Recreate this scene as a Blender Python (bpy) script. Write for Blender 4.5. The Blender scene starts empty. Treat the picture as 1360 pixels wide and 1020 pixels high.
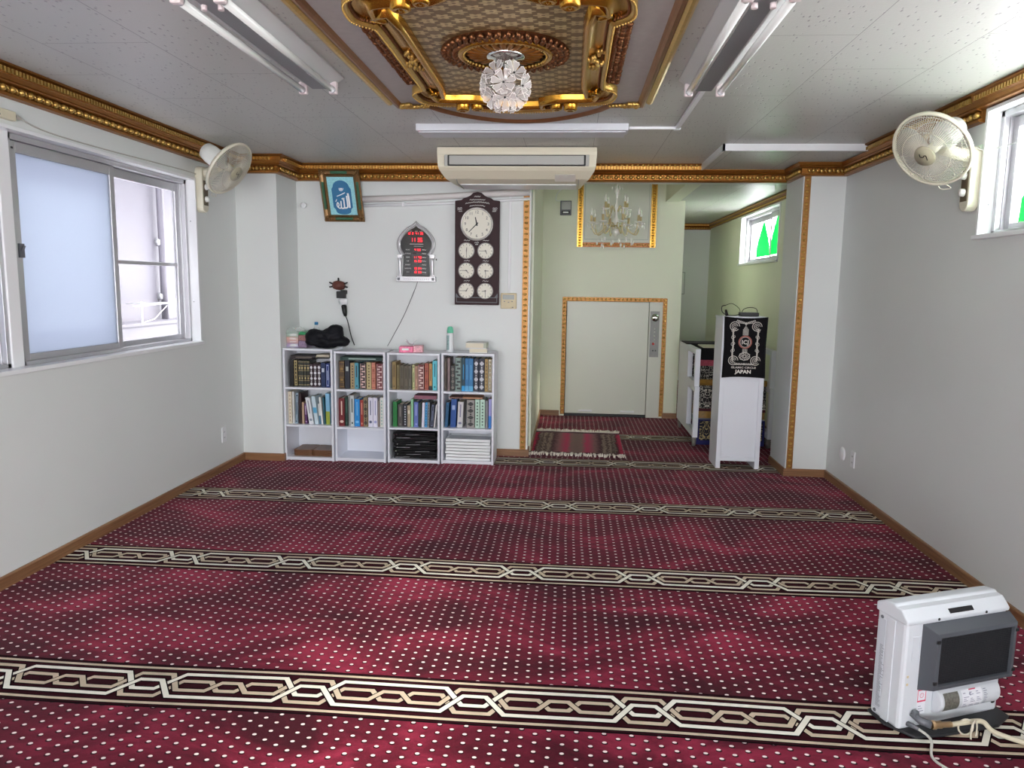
SKY = 9.0; EXPO = 1.02
import bpy, math, random
from math import sin, cos, pi, radians, atan2, hypot, sqrt
from mathutils import Matrix, Vector
random.seed(7)
SC = bpy.context.scene
COL = SC.collection
XL, XR, YB, CZ = -2.707, 2.07, 6.34, 2.483      # side walls, back wall, ceiling height
YA, YD = 8.44, 11.5                              # alcove back wall, far wall behind it

# ---------------------------------------------------------------- materials
def lin(c):
    return tuple((x/12.92 if x <= .04045 else ((x+.055)/1.055)**2.4) for x in c)
def srgb(r, g, b): return lin((r/255., g/255., b/255.))
MATS = {}
def mat(name, c, rough=.5, metal=0., bump=0., bscale=60., vary=0., vscale=3., spec=.5, sheen=0., coat=0., emit=None, estr=0.):
    if name in MATS: return MATS[name]
    m = bpy.data.materials.new(name); m.use_nodes = True
    nt = m.node_tree; p = nt.nodes['Principled BSDF']
    p.inputs['Base Color'].default_value = (*c, 1); p.inputs['Roughness'].default_value = rough
    p.inputs['Metallic'].default_value = metal; p.inputs['Specular IOR Level'].default_value = spec
    if sheen: p.inputs['Sheen Weight'].default_value = sheen
    if coat: p.inputs['Coat Weight'].default_value = coat
    if emit: p.inputs['Emission Color'].default_value = (*emit, 1); p.inputs['Emission Strength'].default_value = estr
    tc = nt.nodes.new('ShaderNodeTexCoord')
    if vary:
        n = nt.nodes.new('ShaderNodeTexNoise'); n.inputs['Scale'].default_value = vscale; n.inputs['Detail'].default_value = 5
        nt.links.new(tc.outputs['Object'], n.inputs['Vector'])
        r = nt.nodes.new('ShaderNodeMapRange'); r.inputs[1].default_value = .3; r.inputs[2].default_value = .7
        r.inputs[3].default_value = 1-vary; r.inputs[4].default_value = 1+vary
        nt.links.new(n.outputs['Fac'], r.inputs[0])
        mx = nt.nodes.new('ShaderNodeVectorMath'); mx.operation = 'SCALE'; mx.inputs[0].default_value = c
        nt.links.new(r.outputs[0], mx.inputs['Scale']); nt.links.new(mx.outputs[0], p.inputs['Base Color'])
    if bump:
        n = nt.nodes.new('ShaderNodeTexNoise'); n.inputs['Scale'].default_value = bscale; n.inputs['Detail'].default_value = 4
        nt.links.new(tc.outputs['Object'], n.inputs['Vector'])
        b = nt.nodes.new('ShaderNodeBump'); b.inputs['Strength'].default_value = bump; b.inputs['Distance'].default_value = .01
        nt.links.new(n.outputs['Fac'], b.inputs['Height']); nt.links.new(b.outputs[0], p.inputs['Normal'])
    MATS[name] = m
    return m
def seethrough(name, c, alpha, rough=.05, spec=.5, trans=0., ior=1.45):
    """clear or frosted pane: transparent mixed with a surface (glossy, or translucent when trans>0)"""
    m = bpy.data.materials.new(name); m.use_nodes = True; nt = m.node_tree; nt.nodes.clear()
    o = nt.nodes.new('ShaderNodeOutputMaterial'); mx = nt.nodes.new('ShaderNodeMixShader'); t = nt.nodes.new('ShaderNodeBsdfTransparent')
    if trans:
        s = nt.nodes.new('ShaderNodeBsdfTranslucent'); s.inputs[0].default_value = (*c, 1)
        g = nt.nodes.new('ShaderNodeBsdfGlossy'); g.inputs['Roughness'].default_value = .35
        m2 = nt.nodes.new('ShaderNodeMixShader'); m2.inputs[0].default_value = .06
        nt.links.new(s.outputs[0], m2.inputs[1]); nt.links.new(g.outputs[0], m2.inputs[2]); s = m2
    else:
        s = nt.nodes.new('ShaderNodeBsdfPrincipled'); s.inputs['Base Color'].default_value = (*c, 1)
        s.inputs['Roughness'].default_value = rough; s.inputs['Specular IOR Level'].default_value = spec
    mx.inputs[0].default_value = alpha
    nt.links.new(t.outputs[0], mx.inputs[1]); nt.links.new(s.outputs[0], mx.inputs[2]); nt.links.new(mx.outputs[0], o.inputs[0])
    MATS[name] = m
    return m

M_wall = mat('wall_paint', srgb(220, 224, 222), .42, bump=.03, bscale=9, vary=.012, vscale=2)
M_alc = mat('alcove_light_tint', srgb(224, 227, 206), .40, bump=.03, bscale=9, vary=.012)  # greenish light of the alcove is put into this wall colour
M_white = mat('white_gloss', srgb(232, 234, 236), .3)
M_whitem = mat('white_matt', srgb(235, 236, 238), .5)
M_lam = mat('white_laminate', srgb(226, 229, 236), .35, vary=.01)
M_alum = mat('aluminium', srgb(190, 190, 194), .35, metal=.6, vary=.03, vscale=8)
M_alumd = mat('aluminium_dark', srgb(60, 60, 66), .5)
M_wood = None
M_gold = mat('gilt_bronze', srgb(150, 98, 40), .36, metal=.75, vary=.10, vscale=40, bump=.05, bscale=140)
M_goldb = mat('gilt_bright', srgb(206, 168, 92), .30, metal=.75, vary=.10, vscale=50)
M_goldd = mat('gilt_dark', srgb(122, 80, 50), .36, metal=.8, vary=.18, vscale=60)
M_goldp = mat('gilt_polished', srgb(190, 138, 50), .26, metal=.9, vary=.04, vscale=20)
M_black = mat('black', srgb(16, 16, 18), .5)
M_blackg = mat('black_gloss', srgb(10, 10, 12), .15)
M_cream = mat('cream_plastic', srgb(214, 208, 182), .35)
M_greyp = mat('grey_plastic', srgb(96, 99, 104), .45)
M_chrome = mat('chrome', srgb(215, 215, 210), .12, metal=1)
M_cord = mat('grey_cord', srgb(190, 188, 180), .5)

def wood_mat(name, c1, c2, axis='Y'):
    m = bpy.data.materials.new(name); m.use_nodes = True; nt = m.node_tree; p = nt.nodes['Principled BSDF']
    tc = nt.nodes.new('ShaderNodeTexCoord'); mp = nt.nodes.new('ShaderNodeMapping')
    mp.inputs['Scale'].default_value = (2, 2, 45) if axis != 'Z' else (40, 40, 2)
    n = nt.nodes.new('ShaderNodeTexNoise'); n.inputs['Scale'].default_value = 2.0; n.inputs['Detail'].default_value = 6
    r = nt.nodes.new('ShaderNodeValToRGB'); r.color_ramp.elements[0].color = (*c1, 1); r.color_ramp.elements[1].color = (*c2, 1)
    r.color_ramp.elements[0].position = .32; r.color_ramp.elements[1].position = .68
    nt.links.new(tc.outputs['Object'], mp.inputs[0]); nt.links.new(mp.outputs[0], n.inputs['Vector'])
    nt.links.new(n.outputs['Fac'], r.inputs[0]); nt.links.new(r.outputs[0], p.inputs['Base Color']); p.inputs['Roughness'].default_value = .4
    return m
M_base = wood_mat('baseboard_wood', srgb(120, 84, 56), srgb(150, 110, 76))

def ceiling_mat():
    m = bpy.data.materials.new('ceiling_board'); m.use_nodes = True; nt = m.node_tree; p = nt.nodes['Principled BSDF']
    p.inputs['Roughness'].default_value = .38; p.inputs['Specular IOR Level'].default_value = .32
    tc = nt.nodes.new('ShaderNodeTexCoord')
    # fissures: short worm-like pits
    mp = nt.nodes.new('ShaderNodeMapping'); mp.inputs['Scale'].default_value = (1, .45, 1)
    nt.links.new(tc.outputs['Object'], mp.inputs[0])
    v = nt.nodes.new('ShaderNodeTexVoronoi'); v.inputs['Scale'].default_value = 42; v.inputs['Randomness'].default_value = 1
    nt.links.new(mp.outputs[0], v.inputs['Vector'])
    lt = nt.nodes.new('ShaderNodeMapRange'); lt.inputs[1].default_value = .10; lt.inputs[2].default_value = .2
    nt.links.new(v.outputs['Distance'], lt.inputs[0])
    n = nt.nodes.new('ShaderNodeTexNoise'); n.inputs['Scale'].default_value = 70; n.inputs['Detail'].default_value = 3
    nt.links.new(tc.outputs['Object'], n.inputs['Vector'])
    ad = nt.nodes.new('ShaderNodeMath'); ad.operation = 'MULTIPLY_ADD'; ad.inputs[1].default_value = .25
    nt.links.new(n.outputs['Fac'], ad.inputs[0]); nt.links.new(lt.outputs[0], ad.inputs[2])
    # joints
    mb_ = nt.nodes.new('ShaderNodeMapping'); mb_.inputs['Rotation'].default_value = (0, 0, radians(90)); mb_.inputs['Location'].default_value = (-.15+.94*5, 1.774+.482*9.0, 0)
    nt.links.new(tc.outputs['Object'], mb_.inputs[0])
    br = nt.nodes.new('ShaderNodeTexBrick'); br.inputs['Scale'].default_value = 1; br.inputs['Brick Width'].default_value = .94; br.inputs['Row Height'].default_value = .4807
    br.inputs['Mortar Size'].default_value = .0016; br.inputs['Mortar Smooth'].default_value = .3
    nt.links.new(mb_.outputs[0], br.inputs['Vector'])
    iv = nt.nodes.new('ShaderNodeMath'); iv.operation = 'MULTIPLY_ADD'; iv.inputs[1].default_value = -3
    nt.links.new(br.outputs['Fac'], iv.inputs[0]); nt.links.new(ad.outputs[0], iv.inputs[2])
    b = nt.nodes.new('ShaderNodeBump'); b.inputs['Strength'].default_value = .55; b.inputs['Distance'].default_value = .004
    nt.links.new(iv.outputs[0], b.inputs['Height']); nt.links.new(b.outputs[0], p.inputs['Normal'])
    mc = nt.nodes.new('ShaderNodeMix'); mc.data_type = 'RGBA'; mc.inputs['A'].default_value = (*srgb(192, 193, 188), 1); mc.inputs['B'].default_value = (*srgb(120, 118, 118), 1)
    nt.links.new(br.outputs['Fac'], mc.inputs['Factor'])
    mc2 = nt.nodes.new('ShaderNodeMix'); mc2.data_type = 'RGBA'; mc2.inputs['B'].default_value = (*srgb(150, 148, 150), 1)
    iv2 = nt.nodes.new('ShaderNodeMath'); iv2.operation = 'SUBTRACT'; iv2.inputs[0].default_value = 1; nt.links.new(lt.outputs[0], iv2.inputs[1])
    nt.links.new(iv2.outputs[0], mc2.inputs['Factor']); nt.links.new(mc.outputs['Result'], mc2.inputs['A'])
    nt.links.new(mc2.outputs['Result'], p.inputs['Base Color'])
    return m
M_ceil = ceiling_mat()

def carpet_mat():
    m = bpy.data.materials.new('carpet_pile'); m.use_nodes = True; nt = m.node_tree; p = nt.nodes['Principled BSDF']
    p.inputs['Roughness'].default_value = .75; p.inputs['Specular IOR Level'].default_value = .12
    p.inputs['Sheen Weight'].default_value = .13; p.inputs['Sheen Roughness'].default_value = .45; p.inputs['Sheen Tint'].default_value = (*srgb(255, 170, 190), 1)
    N = nt.nodes.new; L = nt.links.new
    tc = N('ShaderNodeTexCoord'); sx = N('ShaderNodeSeparateXYZ'); L(tc.outputs['Object'], sx.inputs[0])
    def math_(op, a, b=None, c=None):
        n = N('ShaderNodeMath'); n.operation = op
        for i, v in enumerate((a, b, c)):
            if v is None: continue
            if isinstance(v, (int, float)): n.inputs[i].default_value = v
            else: L(v, n.inputs[i])
        return n.outputs[0]
    # gentle wobble so the rows are woven, not ruled
    wn = N('ShaderNodeTexNoise'); wn.inputs['Scale'].default_value = 2.2; wn.inputs['Detail'].default_value = 2; L(tc.outputs['Object'], wn.inputs['Vector'])
    wob = math_('MULTIPLY_ADD', wn.outputs['Fac'], .02, -.01)
    X = math_('ADD', sx.outputs['X'], wob); Y = math_('ADD', sx.outputs['Y'], wob)
    CX, CY = .0465, .0478
    def dots(ox, oy, rx, ry):
        a = math_('WRAP', math_('ADD', X, -ox), CX, -CX); a = math_('MULTIPLY', a, 1/rx)
        b = math_('WRAP', math_('ADD', Y, -oy), CY/2, -CY/2); b = math_('MULTIPLY', b, 1/ry)
        return math_('ADD', math_('MULTIPLY', a, a), math_('MULTIPLY', b, b))
    d1 = dots(.009, 2.308, .0074, .0056); d2 = dots(.009+CX, 2.308+CY/2, .0074, .0056)
    d = math_('MINIMUM', d1, d2)
    white = math_('LESS_THAN', d, 1.0)
    e1 = dots(.0095, 2.3035, .0105, .0080); e2 = dots(.0095+CX, 2.3035+CY/2, .0105, .0080)
    dark = math_('LESS_THAN', math_('MINIMUM', e1, e2), 1.0)
    # brushed pile: patches where the pile lies the other way
    mp = N('ShaderNodeMapping'); mp.inputs['Scale'].default_value = (.8, 1.3, 1); mp.inputs['Rotation'].default_value = (0, 0, .35); L(tc.outputs['Object'], mp.inputs[0])
    n1 = N('ShaderNodeTexNoise'); n1.inputs['Scale'].default_value = 2.1; n1.inputs['Detail'].default_value = 6; n1.inputs['Roughness'].default_value = .62; n1.inputs['Distortion'].default_value = .6; L(mp.outputs[0], n1.inputs['Vector'])
    rp = N('ShaderNodeValToRGB'); cr = rp.color_ramp
    cr.elements[0].position = .38; cr.elements[0].color = (*srgb(54, 6, 18), 1)
    cr.elements[1].position = .64; cr.elements[1].color = (*srgb(142, 38, 64), 1)
    e = cr.elements.new(.5); e.color = (*srgb(92, 16, 36), 1)
    L(n1.outputs['Fac'], rp.inputs[0])
    n2 = N('ShaderNodeTexNoise'); n2.inputs['Scale'].default_value = 240; n2.inputs['Detail'].default_value = 2; L(tc.outputs['Object'], n2.inputs['Vector'])
    mr = N('ShaderNodeMapRange'); mr.inputs[3].default_value = .8; mr.inputs[4].default_value = 1.2; L(n2.outputs['Fac'], mr.inputs[0])
    vm = N('ShaderNodeVectorMath'); vm.operation = 'SCALE'; L(rp.outputs[0], vm.inputs[0]); L(mr.outputs[0], vm.inputs['Scale'])
    m1 = N('ShaderNodeMix'); m1.data_type = 'RGBA'; L(dark, m1.inputs['Factor']); L(vm.outputs[0], m1.inputs['A']); m1.inputs['B'].default_value = (*srgb(30, 4, 10), 1)
    m2 = N('ShaderNodeMix'); m2.data_type = 'RGBA'; L(white, m2.inputs['Factor']); L(m1.outputs['Result'], m2.inputs['A']); m2.inputs['B'].default_value = (*srgb(240, 226, 222), 1)
    L(m2.outputs['Result'], p.inputs['Base Color'])
    b = N('ShaderNodeBump'); b.inputs['Strength'].default_value = .3; b.inputs['Distance'].default_value = .004; L(n2.outputs['Fac'], b.inputs['Height']); L(b.outputs[0], p.inputs['Normal'])
    return m
M_carpet = carpet_mat()
M_cband = mat('carpet_band', srgb(48, 10, 20), .8, spec=.1, vary=.12, vscale=9, bump=.2, bscale=260)
M_cwhite = mat('carpet_ivory', srgb(234, 231, 218), .8, spec=.1, vary=.05, vscale=14, bump=.2, bscale=260)
M_cbeige = mat('carpet_beige', srgb(200, 184, 162), .8, spec=.1, vary=.08, vscale=14, bump=.2, bscale=260)
M_cblack = mat('carpet_black', srgb(20, 8, 12), .85, spec=.08)

# ---------------------------------------------------------------- mesh collector
def frame_for(d, up=Vector((0, 0, 1))):
    d = Vector(d).normalized()
    if abs(d.dot(up)) > .98: up = Vector((0, 1, 0))
    a = up.cross(d).normalized(); b = d.cross(a)
    return a, b
class MB:
    def __init__(s): s.v = []; s.f = []; s.m = []; s.sm = []
    def add(s, vs, fs, mi=0, smooth=False):
        o = len(s.v); s.v += [tuple(v) for v in vs]
        for f in fs: s.f.append(tuple(i+o for i in f)); s.m.append(mi); s.sm.append(smooth)
    def box(s, x0, x1, y0, y1, z0, z1, mi=0, T=None):
        vs = [Vector((x, y, z)) for z in (z0, z1) for y in (y0, y1) for x in (x0, x1)]
        if T: vs = [T @ v if isinstance(T, Matrix) else T(v) for v in vs]
        s.add(vs, [(0, 2, 3, 1), (4, 5, 7, 6), (0, 1, 5, 4), (2, 6, 7, 3), (0, 4, 6, 2), (1, 3, 7, 5)], mi); return s
    def quad(s, pts, mi=0): s.add(pts, [tuple(range(len(pts)))], mi); return s
    def prism(s, poly, h0, h1, P, mi=0, smooth=False):
        """poly 2D outline, P(a,b,h)->3D"""
        n = len(poly); vs = [P(a, b, h0) for a, b in poly]+[P(a, b, h1) for a, b in poly]
        s.add(vs, [tuple(range(n-1, -1, -1)), tuple(range(n, 2*n))], mi)
        o = len(s.v)-2*n
        for i in range(n):
            j = (i+1) % n; s.f.append((o+i, o+j, o+n+j, o+n+i)); s.m.append(mi); s.sm.append(smooth)
        return s
    def tube(s, pts, r, seg=8, mi=0, closed=False, caps=True, smooth=True):
        pts = [Vector(p) for p in pts]; n = len(pts); rings = []; up = None
        rr = r if isinstance(r, (list, tuple)) else [r]*n
        vs = []
        for i, p in enumerate(pts):
            if closed: d = pts[(i+1) % n]-pts[i-1]
            else: d = pts[min(i+1, n-1)]-pts[max(i-1, 0)]
            if d.length < 1e-9: d = Vector((0, 0, 1))
            d.normalize()
            if up is None: a, b = frame_for(d)
            else:
                a = up-d*up.dot(d)
                if a.length < 1e-6: a, b = frame_for(d)
                a.normalize(); b = d.cross(a)
            up = a
            vs += [p+a*(rr[i]*cos(2*pi*k/seg))+b*(rr[i]*sin(2*pi*k/seg)) for k in range(seg)]
        fs = []
        for i in range(n if closed else n-1):
            j = (i+1) % n
            for k in range(seg): l = (k+1) % seg; fs.append((i*seg+k, i*seg+l, j*seg+l, j*seg+k))
        s.add(vs, fs, mi, smooth)
        if caps and not closed:
            o = len(s.v)-len(vs)
            s.f += [tuple(o+k for k in range(seg-1, -1, -1)), tuple(o+(n-1)*seg+k for k in range(seg))]; s.m += [mi]*2; s.sm += [False]*2
        return s
    def lathe(s, prof, seg=24, c=(0, 0, 0), axis=(0, 0, 1), mi=0, smooth=True, a0=0, a1=2*pi):
        """prof list of (r, h)"""
        c = Vector(c); ax = Vector(axis).normalized(); a, b = frame_for(ax); full = abs(a1-a0-2*pi) < 1e-6
        ns = seg if full else seg+1; vs = []
        for r, h in prof:
            for k in range(ns):
                t = a0+(a1-a0)*k/seg; vs.append(c+ax*h+a*(r*cos(t))+b*(r*sin(t)))
        fs = []
        for i in range(len(prof)-1):
            for k in range(seg):
                l = (k+1) % ns; fs.append((i*ns+k, i*ns+l, (i+1)*ns+l, (i+1)*ns+k))
        s.add(vs, fs, mi, smooth); return s
    def ball(s, c, r, mi=0, seg=8, ring=5, sc=(1, 1, 1), T=None, smooth=True):
        vs = []; c = Vector(c)
        for i in range(ring+1):
            t = pi*i/ring
            for k in range(seg):
                u = 2*pi*k/seg; q = Vector((r*sc[0]*sin(t)*cos(u), r*sc[1]*sin(t)*sin(u), r*sc[2]*cos(t)))
                if T: q = T @ q
                vs.append(c+q)
        fs = [(i*seg+k, i*seg+(k+1) % seg, (i+1)*seg+(k+1) % seg, (i+1)*seg+k) for i in range(ring) for k in range(seg)]
        s.add(vs, fs, mi, smooth); return s
    def disc(s, c, r, n, mi=0, seg=24, P=None):
        a, b = frame_for(n); c = Vector(c)
        s.add([c+a*(r*cos(2*pi*k/seg))+b*(r*sin(2*pi*k/seg)) for k in range(seg)], [tuple(range(seg))], mi); return s
    def ribbon(s, pts, w, P, mi=0):
        """flat mitred ribbon in 2D; P(x,y)->3D; w number or list"""
        n = len(pts); ww = w if isinstance(w, (list, tuple)) else [w]*n; vs = []
        for i in range(n):
            p0 = pts[max(i-1, 0)]; p1 = pts[min(i+1, n-1)]
            d1 = (pts[i][0]-p0[0], pts[i][1]-p0[1]); d2 = (p1[0]-pts[i][0], p1[1]-pts[i][1])
            l1 = hypot(*d1) or 1e-9; l2 = hypot(*d2) or 1e-9
            if i == 0: d1, l1 = d2, l2
            if i == n-1: d2, l2 = d1, l1
            n1 = (-d1[1]/l1, d1[0]/l1); n2 = (-d2[1]/l2, d2[0]/l2); mx, my = n1[0]+n2[0], n1[1]+n2[1]; ml = hypot(mx, my) or 1e-9
            mx /= ml; my /= ml; k = ww[i]/2/max(.35, mx*n1[0]+my*n1[1])
            vs += [P(pts[i][0]+mx*k, pts[i][1]+my*k), P(pts[i][0]-mx*k, pts[i][1]-my*k)]
        s.add(vs, [(2*i, 2*i+1, 2*i+3, 2*i+2) for i in range(n-1)], mi); return s
    def sweep(s, path, prof, P, closed=False, mi=0, smooth=False):
        """2D path, prof (offset to the left of the path, height); P(x,y,h)->3D"""
        n = len(path); m = len(prof); vs = []
        for i in range(n):
            a = path[i-1] if (closed or i) else path[0]; b = path[(i+1) % n] if (closed or i < n-1) else path[-1]; p = path[i]
            d1 = (p[0]-a[0], p[1]-a[1]); d2 = (b[0]-p[0], b[1]-p[1])
            l1 = hypot(*d1); l2 = hypot(*d2)
            if l1 < 1e-9: d1, l1 = d2, l2
            if l2 < 1e-9: d2, l2 = d1, l1
            n1 = (-d1[1]/l1, d1[0]/l1); n2 = (-d2[1]/l2, d2[0]/l2); mx, my = n1[0]+n2[0], n1[1]+n2[1]; ml = hypot(mx, my) or 1e-9
            mx /= ml; my /= ml; k = 1/max(.3, mx*n1[0]+my*n1[1])
            for o, h in prof: vs.append(P(p[0]+mx*o*k, p[1]+my*o*k, h))
        fs = []
        for i in range(n if closed else n-1):
            j = (i+1) % n
            for q in range(m-1): fs.append((i*m+q, j*m+q, j*m+q+1, i*m+q+1))
        s.add(vs, fs, mi, smooth)
        if not closed:
            o = len(s.v)-len(vs); s.f += [tuple(o+q for q in range(m)), tuple(o+(n-1)*m+q for q in range(m-1, -1, -1))]; s.m += [mi]*2; s.sm += [False]*2
        return s
    def text(s, txt, size, P, mi=0, align='CENTER', sx=1., spacing=1., bold=0.):
        cu = bpy.data.curves.new('lettering', 'FONT'); cu.body = txt; cu.size = size; cu.align_x = align; cu.align_y = 'CENTER'; cu.resolution_u = 2; cu.space_character = spacing
        cu.offset = bold
        ob = bpy.data.objects.new('lettering', cu); COL.objects.link(ob)
        dg = bpy.context.evaluated_depsgraph_get(); me = bpy.data.meshes.new_from_object(ob.evaluated_get(dg))
        s.add([P(v.co.x*sx, v.co.y) for v in me.vertices], [tuple(p.vertices) for p in me.polygons], mi)
        bpy.data.meshes.remove(me); bpy.data.objects.remove(ob); bpy.data.curves.remove(cu); return s
    def build(s, name, mats, parent=None, bevel=0, loc=None, sub=0, recalc=True):
        me = bpy.data.meshes.new(name); me.from_pydata(s.v, [], s.f)
        if not isinstance(mats, (list, tuple)): mats = [mats]
        for m in mats: me.materials.append(m)
        me.polygons.foreach_set('material_index', s.m); me.polygons.foreach_set('use_smooth', s.sm); me.update()
        if recalc:
            import bmesh
            bm = bmesh.new(); bm.from_mesh(me); bmesh.ops.remove_doubles(bm, verts=bm.verts, dist=1e-6) if sub else None
            bmesh.ops.recalc_face_normals(bm, faces=bm.faces); bm.to_mesh(me); bm.free()
        o = bpy.data.objects.new(name, me); COL.objects.link(o)
        if parent: o.parent = parent
        if loc: o.location = loc
        if bevel:
            b = o.modifiers.new('bevel', 'BEVEL'); b.width = bevel; b.segments = 2; b.limit_method = 'ANGLE'; b.angle_limit = radians(40)
        if sub:
            b = o.modifiers.new('subdiv', 'SUBSURF'); b.levels = sub; b.render_levels = sub
        return o
LABELS = {}
def tag(o, label=None, cat=None, group=None, kind=None):
    if label: o['label'] = label
    if cat: o['category'] = cat
    if group: o['group'] = group
    if kind: o['kind'] = kind
    return o
def thing(name, label, cat, loc=(0, 0, 0), rotz=0, group=None):
    o = bpy.data.objects.new(name, None); COL.objects.link(o); o.location = loc; o.rotation_euler = (0, 0, rotz); o.empty_display_size = .05
    return tag(o, label, cat, group)
def struct(name, mb, mats, **k):
    return tag(mb.build(name, mats, **k), kind='structure')
V = lambda a, b, c: (a, b, c)
def BX(x0, x1, y0, y1, z0, z1): return MB().box(x0, x1, y0, y1, z0, z1)
def arc(cx, cy, r, a0, a1, n, ry=None):
    ry = ry or r
    return [(cx+r*cos(radians(a0+(a1-a0)*i/n)), cy+ry*sin(radians(a0+(a1-a0)*i/n))) for i in range(n+1)]
def spline(pts, n=6):
    """Catmull-Rom through points of any dimension"""
    out = []; P = [pts[0]]+list(pts)+[pts[-1]]
    for i in range(1, len(P)-2):
        for k in range(n):
            t = k/n; out.append(tuple(.5*((2*b)+(-a+c)*t+(2*a-5*b+4*c-d)*t*t+(-a+3*b-3*c+d)*t**3) for a, b, c, d in zip(P[i-1], P[i], P[i+1], P[i+2])))
    out.append(tuple(pts[-1])); return out
# ================================================================ the setting
YR = -2.6   # rear wall, behind the camera
WL = (1.30, 5.25, 1.035, 2.215)     # left window band: y0,y1,z0,z1 (two frames side by side)
WR = (1.40, 4.035, 1.765, 2.400)    # right window
WA = (7.72, 9.42, 1.765, 2.345)     # alcove window
TH = .14
def wall_with_holes(name, x0, x1, y0, y1, z0, z1, holes, m):
    mb = MB(); ys = sorted({y0, y1, *[h[0] for h in holes], *[h[1] for h in holes]})
    for a, b in zip(ys[:-1], ys[1:]):
        hs = sorted([h for h in holes if h[0] <= a+1e-6 and h[1] >= b-1e-6], key=lambda h: h[2])
        z = z0
        for h in hs:
            if h[2] > z: mb.box(x0, x1, a, b, z, h[2])
            z = h[3]
        mb.box(x0, x1, a, b, z, z1)
    return struct(name, mb, m)
struct('floor', BX(-3.2, 2.6, YR-.2, YD+.2, -.15, -.012), M_cband)
# ceiling boards: main room, then the lower boards behind the beam; the lift hatch recess stays open
struct('ceiling', BX(XL-TH, XR+TH, YR-.1, YB+.06, CZ, CZ+.1), M_ceil)
struct('ceiling', BX(1.035, XR+TH, YB+.16, YD+.1, 2.43, 2.55), M_ceil)
struct('ceiling', BX(-.5, 1.035, YB+.16, YA+.1, 2.68, 2.75), M_alc)
mb = MB(); mb.box(1.035, 1.16, YB+.16, YA, 2.416, 2.43); mb.box(1.020, 1.035, YB+.16, YA, 2.416, 2.70)
struct('trim_hatch_edge', mb, M_alc)
wall_with_holes('wall_left', XL-TH, XL, YR, YB+.1, -.02, CZ, [WL], M_wall)
wall_with_holes('wall_right', XR, XR+TH, YR, YB, -.02, CZ+.02, [WR], M_wall)
wall_with_holes('wall_right', XR, XR+TH, YB, YD+.1, -.02, 2.5, [WA], M_alc)
struct('wall_left_pier', BX(XL, -2.366, 5.90, YB, -.02, CZ), M_wall)
struct('wall_right_pier', BX(1.752, XR, 5.955, YB+.06, -.02, CZ), M_wall)
mb = MB(); mb.box(XL, -.345, YB, YB+.16, -.02, CZ+.02)
struct('wall_back', mb, M_wall)
struct('wall_back_beam', BX(-.345, XR, YB, YB+.16, 2.352, CZ+.25), M_wall)
struct('wall_alcove_left', BX(-.50, -.325, YB+.161, YA, -.02, 2.7), M_alc)
mb = MB(); mb.box(-.50, -.045, YA, YA+.12, -.02, 2.75); mb.box(1.045, 1.235, YA, YA+.12, -.02, 2.75); mb.box(-.045, 1.045, YA, YA+.12, 1.322, 2.75)
struct('wall_alcove_back', mb, M_alc)
struct('wall_lift_unseen', BX(-.5, 1.12, YA+.121, YA+.2, -.02, 2.7), M_black)  # unseen black backing, added to stop light leaking around the door
struct('wall_lift_unseen', BX(1.12, 1.235, YA+.12, YD, -.02, 2.6), M_alc)
struct('wall_far', BX(1.0, XR+.1, YD, YD+.1, -.02, 2.6), M_wall)
# rear wall behind the camera; its tall glazed opening is added to bring in daylight
mb = MB(); mb.box(XL-TH, -2.3, YR-.14, YR, -.02, CZ); mb.box(1.7, XR+TH, YR-.14, YR, -.02, CZ); mb.box(-2.3, 1.7, YR-.14, YR, 2.25, CZ); mb.box(-2.3, 1.7, YR-.14, YR, -.02, .45)
struct('wall_rear', mb, M_wall)
# dropped box under the ceiling in front of the right pier
mb = MB(); x0, x1, y0, y1 = 1.03, XR, 5.40, YB
mb.box(x0, x1, y0, y0+.015, 2.436, CZ, 0); mb.box(x0, x0+.015, y0, y1, 2.436, CZ, 0); mb.box(x0+.015, x1, y0+.015, y1, 2.440, 2.452, 1)
struct('trim_ceiling_box', mb, [M_white, M_ceil])

# ---- carpet: one fitted carpet, its bands woven in
def P_(z): return lambda x, y: (x, y, z)
mb = MB()
for (x0, x1, y0, y1) in ((XL, XR, YR, YB), (-.345, XR, YB, YA), (1.235, XR, YA, YD)):
    mb.quad([(x0, y0, 0), (x1, y0, 0), (x1, y1, 0), (x0, y1, 0)], 0)
BANDS = [(2.475, -.311, XL, XR), (3.70, -.219, XL, XR), (4.905, -.040, XL, XR), (6.155, -.15, -.60, XR), (7.30, .1, -.32, XR), (1.25, -.4, XL, XR)]
PER = .612
def strand(kind):
    k, o = kind
    if k == 'w': base = [(-.11, -.12*o), (-.04, -.12*o), (.09-.0, .32*o)] ; return [(-.06, -.12*o), (.0+.02, -.12*o)]
WPTS = [(.83, -.12), (.965, -.12), (1.085, .31), (1.715, .31)]          # A strand: bottom of the small link, top of the long one
CPTS = [(.80, .30), (1.00, .30), (1.10, -.125), (1.275, -.125), (1.345, .11), (1.455, .11), (1.525, -.125), (1.70, -.125)]
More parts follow.
